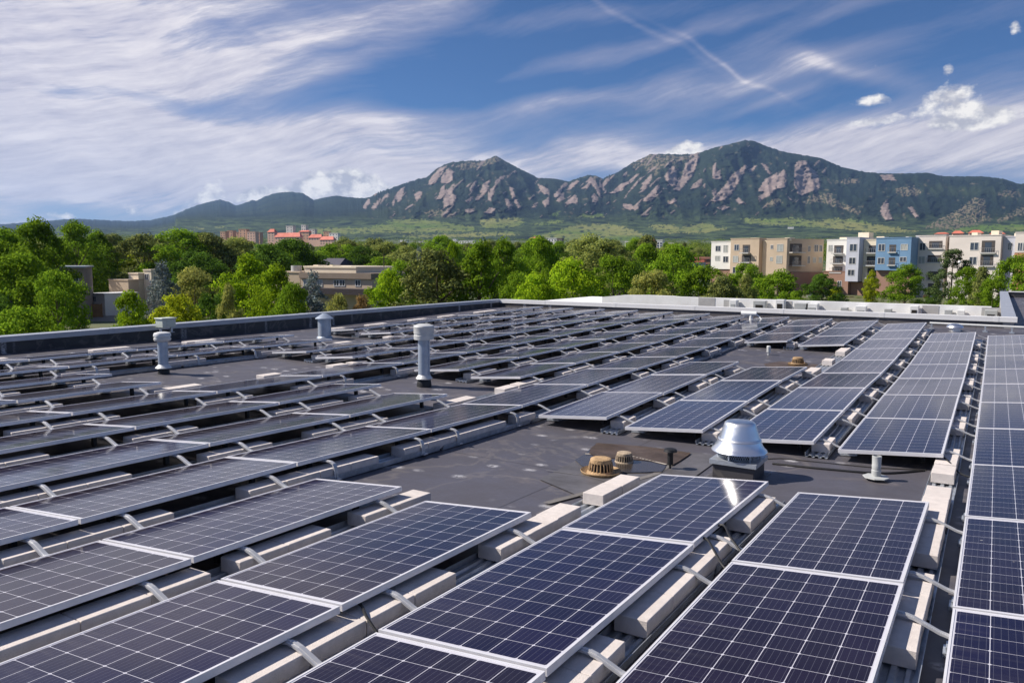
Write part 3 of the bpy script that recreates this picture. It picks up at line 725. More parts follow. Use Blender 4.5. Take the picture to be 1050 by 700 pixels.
def sheet(name, pts, h, mt):
    m = MB(); P = []
    for x, y, in pts: P.append((x, y, h))
    m.v = P; m.f = [tuple(range(len(P)))]; tag(m.build(name, mt), kind='structure')
def gpt(px, dep, off=0): q = at(px, 300, dep); return (q.x, q.y)
asph = mat('asphalt', (.075, .073, .072), .9, var=.2, vscale=.4)[0]
lawnm = mat('lawn', (.085, .15, .02), .95, bump=.3, bscale=8, var=.35, vscale=.25)[0]
pathm = mat('pavement', (.33, .31, .28), .9, var=.1)[0]
sheet('road', [gpt(800, 195), gpt(1120, 180), gpt(1120, 160), gpt(800, 176)], .010, asph)
sheet('parking_lot', [gpt(815, 214), gpt(930, 208), gpt(925, 196), gpt(805, 196)], .014, asph)
sheet('lawn', [gpt(884, 195), gpt(1120, 186), gpt(1120, 208), gpt(925, 207), gpt(918, 196)], .035, lawnm)
sheet('path', [gpt(880, 178), gpt(1010, 190), gpt(1010, 193), gpt(880, 181)], .042, pathm)
sheet('yard', [gpt(60, 135), gpt(60, 112), gpt(160, 112), gpt(180, 140)], .012, mat('yard_gravel', (.25, .22, .18), .95, var=.2, vscale=1)[0])
sheet('road', [gpt(385, 160), gpt(400, 160), gpt(400, 90), gpt(378, 90)], .012, asph)

# ------------------------------------------------------------------ buildings
wincol = mat('window_glass', (.05, .06, .08), .08, spec=.8)[0]
winlt = mat('window_blind', (.36, .37, .34), .5, var=.2, vscale=.7)[0]
framem = mat('window_frame', (.55, .54, .52), .6)[0]
railm = mat('balcony_rail', (.30, .29, .28), .5, .4)[0]
darkrec = mat('recess_shade', (.085, .072, .065), .9, var=.2)[0]  # dark tone painted in for the shade of the balcony recesses
def wallm(name, col): return mat(name, col, .88, bump=.25, bscale=4, var=.07, vscale=.35)[0]
class Bld:
    """blocks standing square to the street grid; u runs along the street front, w away from us"""
    def __init__(s, name, px, dep, label, cat='building', rot=-R(26), group=None):
        q = at(px, 300, dep); s.o = Vector((q.x, q.y, 0)); s.dep = dep; s.e = Vector((math.cos(YAW + rot), math.sin(YAW + rot), 0)); s.nn = Vector((-s.e.y, s.e.x, 0))
        s.z0 = zground(q.x, q.y); s.px0 = px
        s.root = empty(name, (q.x, q.y, s.z0), YAW + rot, label, cat, group); s.rot = rot
    def hitp(s, px):
        d = ray(px, 300); d = Vector((d.x, d.y, 0)); return d * (s.o.dot(s.nn) / d.dot(s.nn))
    def u(s, px): return (s.hitp(px) - s.o).dot(s.e)
    def z(s, y, px=None):
        dep = s.dep if px is None else s.hitp(px).dot(FH)
        return ZC - s.z0 + (267 - y) / F * dep
    def box(s, name, mt, x0, x1, y1, y0, w0, w1, bevel=0):
        m = MB(); m.box(s.u(x0), s.u(x1), w0, w1, y0 if isinstance(y0, str) is False and y0 < 0 else s.z(y0, x0), s.z(y1, x0)); return m.build(name, mt, s.root)
    def win(s, x0, y0, x1, y1, w=-.0, glass=None, rec=.12):
        m = MB(); xm = (x0 + x1) / 2; a, b, c, d = s.u(x0), s.u(x1), s.z(y1, xm), s.z(y0, xm); t = .10
        m.box(a - t, b + t, w - .06, w + .02, c - t, c); m.box(a - t, b + t, w - .06, w + .02, d, d + t)
        m.box(a - t, a, w - .06, w + .02, c, d); m.box(b, b + t, w - .06, w + .02, c, d); mid = (a + b) / 2; m.box(mid - .05, mid + .05, w - .05, w + .01, c, d)
        o = m.build('window', framem, s.root); m = MB(); m.quad((a, w - .015, c), (b, w - .015, c), (b, w - .015, d), (a, w - .015, d)); m.build('pane', glass or random.choice((wincol, wincol, winlt)), o)
    def balcony(s, x0, y0, x1, y1, w=0., proj=1.3):
        """dark sheet painted as a shaded recess, with door, slab and rail"""
        xm = (x0 + x1) / 2; a, b, c, d = s.u(x0), s.u(x1), s.z(y1, xm), s.z(y0, xm)
        m = MB(); m.box(a, b, w - .03, w - .012, c, d); o = m.build('balcony', darkrec, s.root)
        m = MB(); m.quad((a + (b - a) * .25, w - .045, c + .1), (a + (b - a) * .75, w - .045, c + .1), (a + (b - a) * .75, w - .045, d - .4), (a + (b - a) * .25, w - .045, d - .4)); m.build('door', wincol, o)
        m = MB(); m.box(a - .2, b + .2, w - proj, w - .012, c - .22, c); m.build('slab', framem, o)
        m = MB(); m.box(a - .2, b + .2, w - proj, w - proj + .05, c + 1.0, c + 1.06); m.box(a - .2, b + .2, w - proj, w - proj + .05, c + .08, c + .13)
        n = max(3, int((b - a) / .35))
        for i in range(n + 1): x = a - .18 + (b - a + .36) * i / n; m.box(x - .025, x + .025, w - proj + .01, w - proj + .04, c, c + 1.0)
        m.build('railing', railm, o)
    def rects(s, ox, oy, sc, L, f):
        for (a, b, c, d) in L: f(ox + a / sc, oy + b / sc, ox + c / sc, oy + d / sc)

cream, pinkw, tanw, brownw = wallm('wall_cream', (.76, .66, .50)), wallm('wall_pinkish_white', (.68, .61, .55)), wallm('wall_tan', (.54, .42, .30)), wallm('wall_brown', (.26, .20, .155))
whitew, lav, bluew, brickw = wallm('wall_white', (.78, .75, .69)), wallm('wall_pale_grey', (.50, .51, .57)), wallm('wall_blue', (.15, .27, .42)), wallm('wall_brick', (.31, .18, .13))
orangew = wallm('wall_orange', (.42, .20, .10))
def sec(b, mt, x0, x1, yt, w=0, yb=-.5, cap=True, depth=14):
    xm = (x0 + x1) / 2; m = MB(); z0 = -.5 if yb == -.5 else b.z(yb, xm); zt = b.z(yt, xm); m.box(b.u(x0), b.u(x1), w, w + depth, z0, zt); m.build('wall', mt, b.root)
    if cap: m = MB(); m.box(b.u(x0) - .08, b.u(x1) + .08, w - .10, w + depth, zt + .003, zt + .20); m.build('cornice', mt, b.root)
def apartments():
    YP = 208.0
    def dp(px): d = ray(px, 300); d = Vector((d.x, d.y, 0)); return (d * (YP / d.y)).dot(FH)
    A = Bld('apartment_building', 728, dp(728), 'tan and white apartment block at the left end of the blocks', rot=-YAW - R(13))
    sec(A, whitew, 728, 749.5, 247.5, 0, 275); sec(A, brickw, 727.6, 752, 275.2, .3, cap=False); sec(A, tanw, 750, 779, 244.5, -1.2, 281); sec(A, brickw, 750.2, 778.6, 281.2, -.9, cap=False)
    sec(A, cream, 779.3, 786, 246.5, .5); sec(A, tanw, 786.3, 807, 244.5, -1.0, depth=1.2); W = Bld('apartment_building', 807.3, dp(807) - .3, 'brown shaded wing of the tan apartment block with stacked balconies', rot=R(22)); sec(W, tanw, 807.3, 843, 245, .2, 277.5); sec(W, brickw, 807.3, 850, 277.8, -1.6, cap=False, depth=10)
    A.rects(670, 225, 5.833, ((365, 155, 392, 185), (412, 152, 435, 190), (365, 215, 390, 240), (412, 217, 440, 250)), lambda *q: A.win(*q))
    A.rects(670, 225, 5.833, ((490, 148, 515, 180), (485, 215, 512, 250), (485, 280, 515, 315)), lambda *q: A.win(*q, w=-1.2))
    A.rects(670, 225, 5.833, ((538, 148, 582, 195), (535, 208, 590, 250)), lambda *q: A.balcony(*q, w=-1.2))
    A.rects(670, 225, 5.833, ((742, 145, 775, 185), (740, 213, 772, 255), (703, 150, 715, 170), (703, 222, 715, 240)), lambda *q: A.win(*q, w=-1.0))
    A.rects(670, 225, 5.833, ((808, 140, 880, 190), (808, 210, 880, 268)), lambda *q: W.balcony(*q, w=.2))
    A.rects(670, 225, 5.833, ((918, 155, 930, 185), (955, 148, 975, 185), (985, 150, 1000, 185), (918, 215, 930, 255), (950, 222, 965, 250), (985, 220, 1000, 250)), lambda *q: W.win(*q, w=.2))
    for x0, x1, y in ((760, 766, 243), (795, 800, 242.6)):
        A.box('roof_hut', cream, x0, x1, y, 246, 4, 7)
    B = Bld('apartment_building', 869, dp(869), 'apartment block with a bright blue section and pale grey bay', rot=-YAW - R(13))
    sec(B, whitew, 843.3, 868.8, 245, 1.4, 277); sec(B, brickw, 843.3, 868.8, 277.3, .2); sec(B, lav, 869, 882, 243.2, -2.0, 286.8, depth=16); sec(B, cream, 882.3, 898, 245, .6, 288); sec(B, brickw, 869.2, 897.8, 288.2, 1.6, cap=False); sec(B, bluew, 898.3, 934, 243.2, -1.6, 275.5, depth=15.6); sec(B, brickw, 898.5, 933.6, 275.8, -.6, cap=False)
    B.rects(840, 225, 7.367, ((240, 180, 290, 230), (240, 280, 285, 325), (235, 370, 280, 410)), lambda *q: B.win(*q, w=-2.0))
    B.rects(840, 225, 7.367, ((450, 180, 495, 228), (618, 180, 665, 220), (450, 280, 495, 322), (615, 275, 660, 305)), lambda *q: B.win(*q, w=-1.6))
    B.rects(840, 225, 7.367, ((530, 182, 580, 236), (530, 277, 578, 332)), lambda *q: B.balcony(*q, w=-1.6, proj=.5))
    B.rects(840, 225, 7.367, ((80, 187, 150, 246), (75, 268, 150, 322), (72, 348, 150, 390)), lambda *q: B.balcony(*q, w=1.4))
    B.rects(840, 225, 7.367, ((40, 187, 65, 230), (190, 187, 208, 235), (190, 275, 208, 320)), lambda *q: B.win(*q, w=1.4))
    B.rects(840, 225, 7.367, ((350, 187, 415, 242), (340, 268, 415, 335), (350, 355, 415, 428)), lambda *q: B.balcony(*q, w=.6, proj=1.6))
    B.rects(840, 225, 7.367, ((135, 455, 160, 500),), lambda *q: B.win(*q, w=.2))
    for x0, x1, y in ((869, 880, 237), (888, 896, 241), (850, 858, 242), (918, 921, 241), (924, 927, 241.5)): B.box('roof_hut', cream, x0, x1, y, 246, 5, 8)
    Cb = Bld('apartment_building', 936, dp(936), 'large pinkish white apartment block with deep balconies at the right end', rot=-YAW - R(13))
    sec(Cb, pinkw, 936, 966.5, 240.8, 0); sec(Cb, brownw, 966.8, 971, 242.5, 2.0); sec(Cb, pinkw, 971.3, 1024, 240.5, -.8); sec(Cb, lav, 1024.3, 1037, 241.5, .6); sec(Cb, pinkw, 1037.3, 1070, 237, 0, 257); sec(Cb, orangew, 1037.3, 1070, 257.3, 0, cap=False)  # narrow pale grey section: shaded right face of the block put into the colour
    Cb.rects(930, 225, 7.367, ((145, 152, 245, 207), (140, 258, 243, 312), (150, 380, 240, 445), (155, 470, 240, 560)), lambda *q: Cb.balcony(*q, w=0, proj=.35))
    Cb.rects(930, 225, 7.367, ((78, 170, 118, 220), (75, 270, 118, 320)), lambda *q: Cb.win(*q, w=0))
    Cb.rects(930, 225, 7.367, ((465, 165, 522, 218), (465, 272, 515, 325), (465, 390, 515, 440)), lambda *q: Cb.win(*q, w=-.8))
    Cb.rects(930, 225, 7.367, ((548, 148, 648, 238), (545, 255, 642, 335)), lambda *q: Cb.balcony(*q, w=-.8, proj=.5))
    Cb.rects(930, 225, 7.367, ((735, 165, 762, 215), (735, 270, 762, 320)), lambda *q: Cb.win(*q, w=.6))
    Cb.rects(930, 225, 7.367, ((815, 165, 845, 220), (855, 165, 890, 220)), lambda *q: Cb.win(*q, w=0))
    for x0, x1, y in ((986, 992, 236.5), (1006, 1014, 234.5), (1030, 1034, 237)): Cb.box('roof_hut', cream, x0, x1, y, 244, 5, 8)
apartments()

# low buildings on the left
b = Bld('building', 20, 108, 'long dark brown flat-roofed building behind the big left trees', rot=R(24))
sec(b, brownw, -80, 87, 276.5, 0, cap=False); m = MB(); m.box(b.u(-80) - .3, b.u(87) + .3, -.3, 14, b.z(276.5), b.z(274.9)); m.build('roof', cap_grey, b.root)
for px in (4, 16, 28, 40, 66, 76): b.win(px, 284, px + 5, 290)
b = Bld('building', 112, 132, 'small tan building with a cream upper storey, left of the blue spruce')
sec(b, tanw, 112, 132, 289, 0, depth=6); sec(b, cream, 122, 132, 282.5, 2, depth=4); sec(b, cream, 132.3, 140, 279, 3, depth=3); b.win(134, 283, 137, 288, w=3)
b = Bld('shed', 92, 124, 'low white shed above the wooden fence gate', 'shed')
sec(b, whitew, 92, 107, 303, 0, cap=False, depth=6); zt_ = b.z(303, 99.5); m = MB(); m.box(b.u(92) - .1, b.u(107) + .1, -.2, 6.2, zt_ + .003, zt_ + .14); m.build('roof', cap_white, b.root); b.win(95, 306, 98, 310)
woodm = mat('wood_planks', (.36, .20, .09), .8, bump=.4, bscale=8, var=.25, vscale=1.5)[0]
q = at(88, 320, 119.5); t = empty('fence', (q.x, q.y, 0), YAW, 'orange-brown wooden plank fence below the white shed', 'fence')
m = MB()
for i in range(16): m.box(i * .155, i * .155 + .148, -.012, .012 + (i % 2) * .006, .05, 2.05)
m.build('planks', woodm, t); m = MB(); m.box(-.1, 0, -.05, .05, 0, 2.2); m.build('post', woodm, t); m = MB(); m.box(2.48, 2.58, -.05, .05, 0, 2.2); m.build('post', woodm, t)
m = MB(); m.box(0, 2.48, .02, .06, .4, .5); m.box(0, 2.48, .02, .06, 1.6, 1.7); m.build('rail', woodm, t)
b = Bld('building', 275, 118, 'tan low building with cream parapet and dark awning, left of the pole')
sec(b, tanw, 278, 308, 280.5, 0); sec(b, cream, 296, 345, 275, 3.5, depth=10); sec(b, cream, 308.3, 361, 275.5, 1.0, 286, cap=True); sec(b, brownw, 308.3, 382, 280.5, -.3, 286.2, cap=False, depth=12); sec(b, tanw, 308.5, 381.7, 286.5, 0, cap=False)
for x in (312, 326, 343, 349, 365): b.win(x, 288, x + 4.5, 293.5)
m = MB(); m.prism([(b.u(310), b.z(294.5)), (b.u(383), b.z(294.5)), (b.u(388), b.z(300)), (b.u(308), b.z(300))], -2.2, -.05); m.build('awning', mat('dark_awning', (.035, .025, .03), .8)[0], b.root)
m = MB(); m.tube([(b.u(290.5), 3, b.z(281)), (b.u(290.5), 3, b.z(273.2))], .8, 16); m.build('tank', boxgrey, b.root, smooth=True)
m = MB(); m.lathe([(.9, 0), (.8, .4), (.5, .75), (0, .9)], n=16); o = m.build('pink_awning', mat('pink_fabric', (.55, .16, .18), .7)[0], b.root, smooth=True, loc=(b.u(286.5), -.8, b.z(286.5)))
for x0, x1 in ((299, 304), (316, 319)): b.box('roof_hut', cream, x0, x1, 272.5, 276, 5, 7)
roofdk = mat('dark_shingles', (.07, .065, .085), .8, bump=.3, bscale=6, var=.15)[0]
for px, dep, y0, y1, w, lab in ((333, 165, 265.5, 275, 30, 'house with a wide dark shingle roof behind the cream parapet'), (376, 175, 269, 276.5, 15, 'small house with a grey gable roof beside the pole')):
    b = Bld('house', px, dep, lab, 'house'); m = MB(); m.box(b.u(px - w / 2) + .5, b.u(px + w / 2) - .5, 0, 8, -.5, b.z(y1)); m.build('wall', pinkw, b.root)
    m = MB(); a, c = b.u(px - w / 2), b.u(px + w / 2); z0, z1 = b.z(y1), b.z(y0)
    m.v = [(a, -.5, z0), (c, -.5, z0), (c, 8.5, z0), (a, 8.5, z0), (a + 1.5, 4, z1), (c - 1.5, 4, z1)]; m.f = [(0, 1, 5, 4), (2, 3, 4, 5), (1, 2, 5), (3, 0, 4), (3, 2, 1, 0)]; m.build('roof', roofdk, b.root)
    b.win(px - 3, y1 + 2, px + 1, y1 + 5)

# far town: university halls, towers, pale blocks
redroof = mat('red_roof', (.60, .17, .11), .8, var=.15, vscale=.05)[0]
stonew = wallm('wall_sandstone', (.64, .42, .31)); towerw = wallm('wall_brick_tower', (.56, .33, .21))
def farb(px0, px1, yt, yb, dep, wm, label, hip=None, cat='building', group=None, depth=9, n=None):
    b = Bld('building', px0, dep, label, cat, group=group); top = b.z(yt if hip is None else hip)
    m = MB(); m.box(0, b.u(px1), 0, depth, b.z(yb) - (25 if dep < 4000 else 8), top); m.build('wall', wm, b.root)
    if hip is not None:
        a, c, z1 = 0, b.u(px1), b.z(yt); e = min((c - a) * .25, depth * .45); m = MB()
        m.v = [(a - 1, -1, top), (c + 1, -1, top), (c + 1, depth + 1, top), (a - 1, depth + 1, top), (a + e, depth / 2, z1), (c - e, depth / 2, z1)]; m.f = [(0, 1, 5, 4), (2, 3, 4, 5), (1, 2, 5), (3, 0, 4), (3, 2, 1, 0)]; m.build('roof', redroof, b.root)
    else: m = MB(); m.box(-.4, b.u(px1) + .4, -.4, depth + .4, top, top + .8); m.build('roof', wm, b.root)
    cols = n or max(2, int((px1 - px0) / 2.6)); rows = max(1, int((yb - (hip or yt)) / 2.6)); k = 0
    for j in range(rows):
        for i in range(cols):
            if k >= 40: break
            k += 1; x = b.u(px1) * (i + .5) / cols; z = top - 3 - j * (top - b.z(yb) - 2) / rows; m = MB(); m.box(x - 1.0, x + 1.0, -.14, -.01, z - 1.1, z + 1.0); m.build('window', wincol, b.root)
    return b
farb(228, 233, 239.5, 250, 1500, towerw, 'short brown tower, leftmost of the far tower group'); farb(235, 240.5, 238.5, 250, 1520, towerw, 'second brown tower of the far group, beside the tallest'); farb(241.5, 246.5, 240, 251, 1540, towerw, 'narrow brown tower between the tallest two far towers')
farb(246.8, 254.5, 237, 251, 1500, towerw, 'tallest brown tower in the far tower group'); farb(255, 263.5, 239.5, 251, 1480, stonew, 'paler tower right of the tallest far tower'); farb(264, 268, 240, 250, 1530, towerw, 'brown tower at the right end of the far group')
farb(276, 283, 236.3, 250, 1650, stonew, 'tall sandstone hall with red roof, left end of campus', 239.5); farb(283.3, 309, 240.2, 251.5, 1640, stonew, 'long sandstone hall under a bright red roof on campus', 244.5); farb(295, 302, 233.5, 242, 1720, pinkw, 'pale flat tower rising behind the long red roof, left one')
farb(308, 318, 237.5, 248, 1700, towerw, 'dark red block between the two pale campus towers', 239); farb(310.5, 315, 232.3, 242, 1760, pinkw, 'slimmer pale tower rising behind the campus, tallest one'); farb(317.5, 331, 241.5, 250, 1620, stonew, 'campus hall with a red roof right of centre', 245)
farb(318.5, 324, 236.6, 242, 1780, pinkw, 'small pale block behind the campus roofs, right one'); farb(329, 343, 243.5, 252.5, 1580, stonew, 'lower campus hall with red roof at the right end', 247); farb(333, 338, 239, 245, 1750, towerw, 'small dark block behind the right end of campus'); farb(338.5, 347.5, 240.5, 247, 1740, whitew, 'pale flat block at the far right of campus')
farb(456, 468, 246, 251, 2300, whitew, 'long white block in the valley behind the junipers, left part'); farb(468.5, 487, 247.5, 252.5, 2250, whitew, 'long white block in the valley behind the junipers, right part')
farb(411, 418, 247, 250, 2500, whitew, 'small white building in the valley above the bare pole'); farb(430, 437, 248.3, 251, 2500, pinkw, 'small pinkish building between pole and junipers'); farb(441, 448, 249.2, 252, 2400, whitew, 'low white building left of the long white block')
farb(543, 553, 243.3, 250, 1300, pinkw, 'pale building with reddish roof above the central green tree', 244.6); farb(553.5, 570, 244.8, 252, 1280, whitew, 'white and brown building above the central trees'); farb(570.5, 575.5, 244.8, 256, 1250, brownw, 'dark block at the right end of the central white building')
farb(640, 651, 248, 256, 900, whitew, 'white wing left of the red-roofed building above trees'); farb(650, 672, 245.2, 256, 900, whitew, 'red-roofed building above the trees left of the apartments', 249.5); farb(672.3, 678, 246.5, 256, 880, whitew, 'white block right of the red-roofed building'); farb(679, 690, 249.5, 256, 860, pinkw, 'low pale building nearest left of the apartments')
farb(805, 811, 232.3, 235.0, 4150, whitew, 'lone white house on the green slope above the tan block'); farb(640, 655, 262, 275, 420, lav, 'grey building glimpsed in the gap between central trees')
farb(973, 984, 235.3, 243, 900, stonew, 'orange-tan building behind the pinkish block, left', 238); farb(955, 969, 237, 243, 950, pinkw, 'pinkish building with red roof behind the first block', 238.6); farb(990, 1004, 234.6, 243, 880, stonew, 'tan gabled building behind the pinkish block, middle', 237.5); farb(1012, 1026, 235.8, 243, 860, stonew, 'tan gabled building behind the pinkish block, right', 238.4)
farb(697, 727, 264.8, 280, 300, brickw, 'low brick building with red awnings left of the apartments', None, n=6)
bq = Bld('shop', 699, 296, 'small shop with a bright red roof band left of apartments', 'shop'); m = MB(); m.box(0, bq.u(721), 0, 3, -.5, bq.z(268)); m.build('wall', lav, bq.root); m = MB(); m.box(-.2, bq.u(721) + .2, -.4, 3, bq.z(268), bq.z(265.6)); m.build('roof', redroof, bq.root)

# ------------------------------------------------------------------ cars, lamps, pole
def car(px, dep, rot, col, label):
    q = at(px, 300, dep); t = empty('parked_car', (q.x, q.y, .02), YAW + rot, label, 'car', 'parked cars by the apartments')
    pm = mat('car_paint', col, .3, .1, coat=.6)[0]; m = MB()
    prof = [(-2.2, .35), (-2.25, .75), (-1.9, .92), (-1.35, .98), (1.1, .98), (2.05, .85), (2.2, .6), (2.2, .35), (1.75, .28), (-1.75, .28)]
    m.prism(prof, -.88, .88); m.build('body', pm, t, bevel=.05)
    m = MB(); m.prism([(-1.75, .97), (-1.35, 1.42), (.35, 1.46), (1.15, .97)], -.74, .74); m.build('windows', wincol, t, bevel=.04)
    m = MB(); m.prism([(-1.42, 1.44), (-1.3, 1.5), (.25, 1.52), (.42, 1.46)], -.70, .70); m.build('roof', pm, t, bevel=.02)
    for x in (-1.4, 1.4):
        for y in (-.86, .86): m = MB(); m.tube([(x, y - .1, .33), (x, y + .1, .33)], .33, 16); o = m.build('wheel', blackp, t); m = MB(); m.tube([(x, y - .11, .33), (x, y + .11, .33)], .19, 12); m.build('rim', alu, o)
car(875, 204, .15, (.03, .032, .04), 'dark car parked by the brick wall under the apartments')
car(903, 203, .1, (.75, .75, .75), 'white car behind the broad green tree, left one of two'); car(915, 203.5, .1, (.72, .72, .74), 'white car behind the broad green tree, right one of two')
car(838, 186, .1, (.30, .31, .33), 'grey car on the road below the brick wall')
def pole(px, dep, h, label, kind, globes=()):
    q = at(px, 300, dep); t = empty(kind, (q.x, q.y, 0), YAW, label, kind.replace('_', ' ')); m = MB(); m.tube([(0, 0, 0), (0, 0, h)], [.11, .07], 8); m.build('pole', darkhole if kind == 'utility_pole' else galv, t); return t
t = pole(394, 120, 9 + (267 - 261) / F * 120, 'dark bare utility pole right of the tan building', 'utility_pole'); m = MB(); m.box(-.7, .7, -.05, .05, 9.1, 9.2); m.build('crossarm', darkhole, t)
t = pole(415, 118, 7.0, 'street lamp with a curved arm left of the junipers', 'street_lamp'); m = MB(); m.tube([(0, 0, 6.9), (.4, 0, 7.2), (.9, 0, 7.25)], .04, 6); m.build('arm', galv, t); m = MB(); m.box(.5, 1.15, -.14, .14, 7.2, 7.32); m.build('lamp_head', whitepl, t)
for px, dep, hs, lab in ((975.5, 150, ((-.85, 279), (.85, 279)), 'lamp post with two white globes before the dark pine'), (986, 152, ((-.8, 267), (1.0, 272)), 'lamp post with two white globes right of the dark pine')):
    h = ZC + (267 - hs[0][1]) / F * dep; t = pole(px, dep, h - .3, lab, 'street_lamp')
    for dx, y in hs:
        z = ZC + (267 - y) / F * dep; m = MB(); m.tube([(0, 0, z - .5), (dx, 0, z - .4), (dx, 0, z - .2)], .03, 6); m.build('arm', galv, t)
        m = MB(); m.lathe([(.02, -.26), (.18, -.2), (.26, 0), (.18, .2), (0, .27)], dx, 0, 12); m.build('globe', whitepl, t, loc=(0, 0, z), smooth=True)

# ------------------------------------------------------------------ trees
def leafm(name, col, tr=.48):
    m = bpy.data.materials.new(name); m.use_nodes = True; t = NT(m.node_tree); out = t.n('ShaderNodeOutputMaterial')
    g = t.n('ShaderNodeTexCoord').outputs['Object']; oi = t.n('ShaderNodeObjectInfo').outputs['Random']
    gp = t.n('ShaderNodeNewGeometry').outputs['Random Per Island']
    n = t.noise(g, 5, 3, .5)
    f = t.m('MULTIPLY', t.ramp(n, .35, .65, .72, 1.3), t.m('MULTIPLY', t.ramp(gp, 0, 1, .7, 1.3), t.ramp(oi, 0, 1, .85, 1.15)))
    hue = t.mix(t.ramp(gp, 0, 1), tuple(col), (col[0] * 1.35, col[1] * 1.08, col[2] * .7))
    sc = t.n('ShaderNodeVectorMath', operation='SCALE'); t.l(hue, sc.inputs[0]); t.l(f, sc.inputs['Scale'])
    d = t.n('ShaderNodeBsdfDiffuse'); tl = t.n('ShaderNodeBsdfTranslucent'); ms = t.n('ShaderNodeMixShader'); ms.inputs[0].default_value = tr
    t.l(sc.outputs[0], d.inputs[0]); t.l(sc.outputs[0], tl.inputs[0]); t.l(d.outputs[0], ms.inputs[1]); t.l(tl.outputs[0], ms.inputs[2]); t.l(ms.outputs[0], out.inputs[0])
    return m
LEAF = {'mid': leafm('leaves_mid', (0.157, 0.286, 0.025)), 'bright': leafm('leaves_bright', (0.228, 0.380, 0.022)), 'yellow': leafm('leaves_yellow', (0.303, 0.392, 0.025)), 'dark': leafm('leaves_dark', (0.082, 0.171, 0.028)),
        'pale': leafm('leaves_pale', (0.303, 0.354, 0.115)), 'olive': leafm('needles_olive', (0.151, 0.196, 0.069), .15), 'spruce': leafm('needles_blue', (0.171, 0.228, 0.270), .15), 'pine': leafm('needles_pine', (0.070, 0.114, 0.050), .15), 'brown': leafm('leaves_brown', (0.215, 0.165, 0.084)), 'willow': leafm('leaves_willow', (0.228, 0.297, 0.099))}
barkm = mat('bark', (.10, .075, .05), .95, bump=.6, bscale=14, var=.25)[0]
def leafquad(m, p, nrm, s, rnd):
    a = nrm.cross(Vector((rnd.uniform(-1, 1), rnd.uniform(-1, 1), rnd.uniform(-1, 1)))).normalized(); b = nrm.cross(a)
    s1 = s * rnd.uniform(.6, 1.25); s2 = s1 * rnd.uniform(.5, .9)
    m.quad(tuple(p - a * s1), tuple(p - b * s2), tuple(p + a * s1), tuple(p + b * s2))
def rv(rnd):
    while 1:
        v = Vector((rnd.uniform(-1, 1), rnd.uniform(-1, 1), rnd.uniform(-1, 1)))
        if .05 < v.length < 1: return v.normalized()
def crown_round(seed, nleaf, shape):
    """unit tree, height 1, crown radius ~.5 (scaled sideways per tree)"""
    rnd = random.Random(seed); m = MB(); clumps = []
    nc = 120
    for i in range(nc):
        h = rnd.random()
        if shape == 'round': R_ = .46 * math.sqrt(max(0, 1 - (2 * h - .9) ** 2 / 1.25)); z = .16 + .78 * h
        elif shape == 'tall': R_ = .42 * (math.sin(math.pi * min(1, h * .9 + .12)) ** .6); z = .12 + .84 * h
        elif shape == 'cone': R_ = .50 * (1 - h) ** .75 + .03; z = .06 + .88 * h
        else: R_ = .48 * math.sqrt(max(0, 1 - (h * 1.0) ** 2.4)) + .03; z = .10 + .82 * h
        a = rnd.random() * 6.283; rr = R_ * rnd.random() ** .35 * rnd.uniform(.75, 1.08)
        clumps.append((Vector((rr * math.cos(a), rr * math.sin(a), z + rnd.uniform(-.03, .03))), rnd.uniform(.055, .12)))
    per = nleaf // nc
    for c, r in clumps:
        for k in range(int(per * (r / .085) ** 1.6)):
            d = rv(rnd); d.z = abs(d.z) * .9 if rnd.random() < .6 else d.z
            p = c + Vector((d.x, d.y, d.z * .75)) * r * (rnd.random() ** .4) * 1.15
            nr = (d + rv(rnd) * .8 + Vector((0, 0, .35))).normalized()
            leafquad(m, p, nr, .0145, rnd)
    return m
def crown_conifer(seed, nleaf, droop=.3, gap=.0):
    rnd = random.Random(seed); m = MB(); nb = 170
    for i in range(nb):
        h = rnd.random() ** .8; z = .05 + .93 * h; L = .50 * (1 - h) ** .85 * rnd.uniform(.65, 1.12) + .015; a = rnd.random() * 6.283
        d = Vector((math.cos(a), math.sin(a), 0)); n = max(6, int(nleaf / nb * L * 3.4))
        for k in range(n):
            t = rnd.random() ** .7; p = d * (L * t) + Vector((0, 0, z - droop * L * t * t + .10 * L * t))
            w = .05 * (1.1 - t) + .012; p += Vector((rnd.uniform(-w, w), rnd.uniform(-w, w), rnd.uniform(-w * .5, w * .35)))
            leafquad(m, p, (Vector((0, 0, 1)) + rv(rnd) * .9).normalized(), .0115, rnd)
    return m
def crown_pine(seed, nleaf):
    rnd = random.Random(seed); m = MB()
    for i in range(70):
        h = rnd.random(); z = .18 + .8 * h; L = (.46 * (1 - h) ** .6 + .04) * rnd.uniform(.5, 1.1); a = rnd.random() * 6.283
        c = Vector((L * math.cos(a), L * math.sin(a), z + L * .12)); r = rnd.uniform(.045, .085)
        for k in range(nleaf // 70):
            d = rv(rnd); p = c + Vector((d.x * 1.2, d.y * 1.2, d.z * .6)) * r * rnd.random() ** .4
            leafquad(m, p, (d + Vector((0, 0, .6)) + rv(rnd) * .7).normalized(), .011, rnd)
    return m
def trunk_mesh(seed, conifer=False):
    rnd = random.Random(seed); m = MB()
    if conifer: m.tube([(0, 0, 0), (0, 0, .5), (0, 0, .96)], [.022, .013, .003], 8)
    else:
        P = [(0, 0, 0), (.005, .004, .14), (-.01, .01, .3), (.01, -.01, .55), (0, 0, .8)]; m.tube(P, [.03, .024, .02, .012, .004], 8)
        for k in range(9):
            a = rnd.random() * 6.28; z = rnd.uniform(.16, .55); L = rnd.uniform(.2, .36); d = Vector((math.cos(a), math.sin(a), 0))
            m.tube([Vector((0, 0, z)), d * L * .5 + Vector((0, 0, z + .10)), d * L + Vector((0, 0, z + .24))], [.011, .007, .003], 6)
    return m
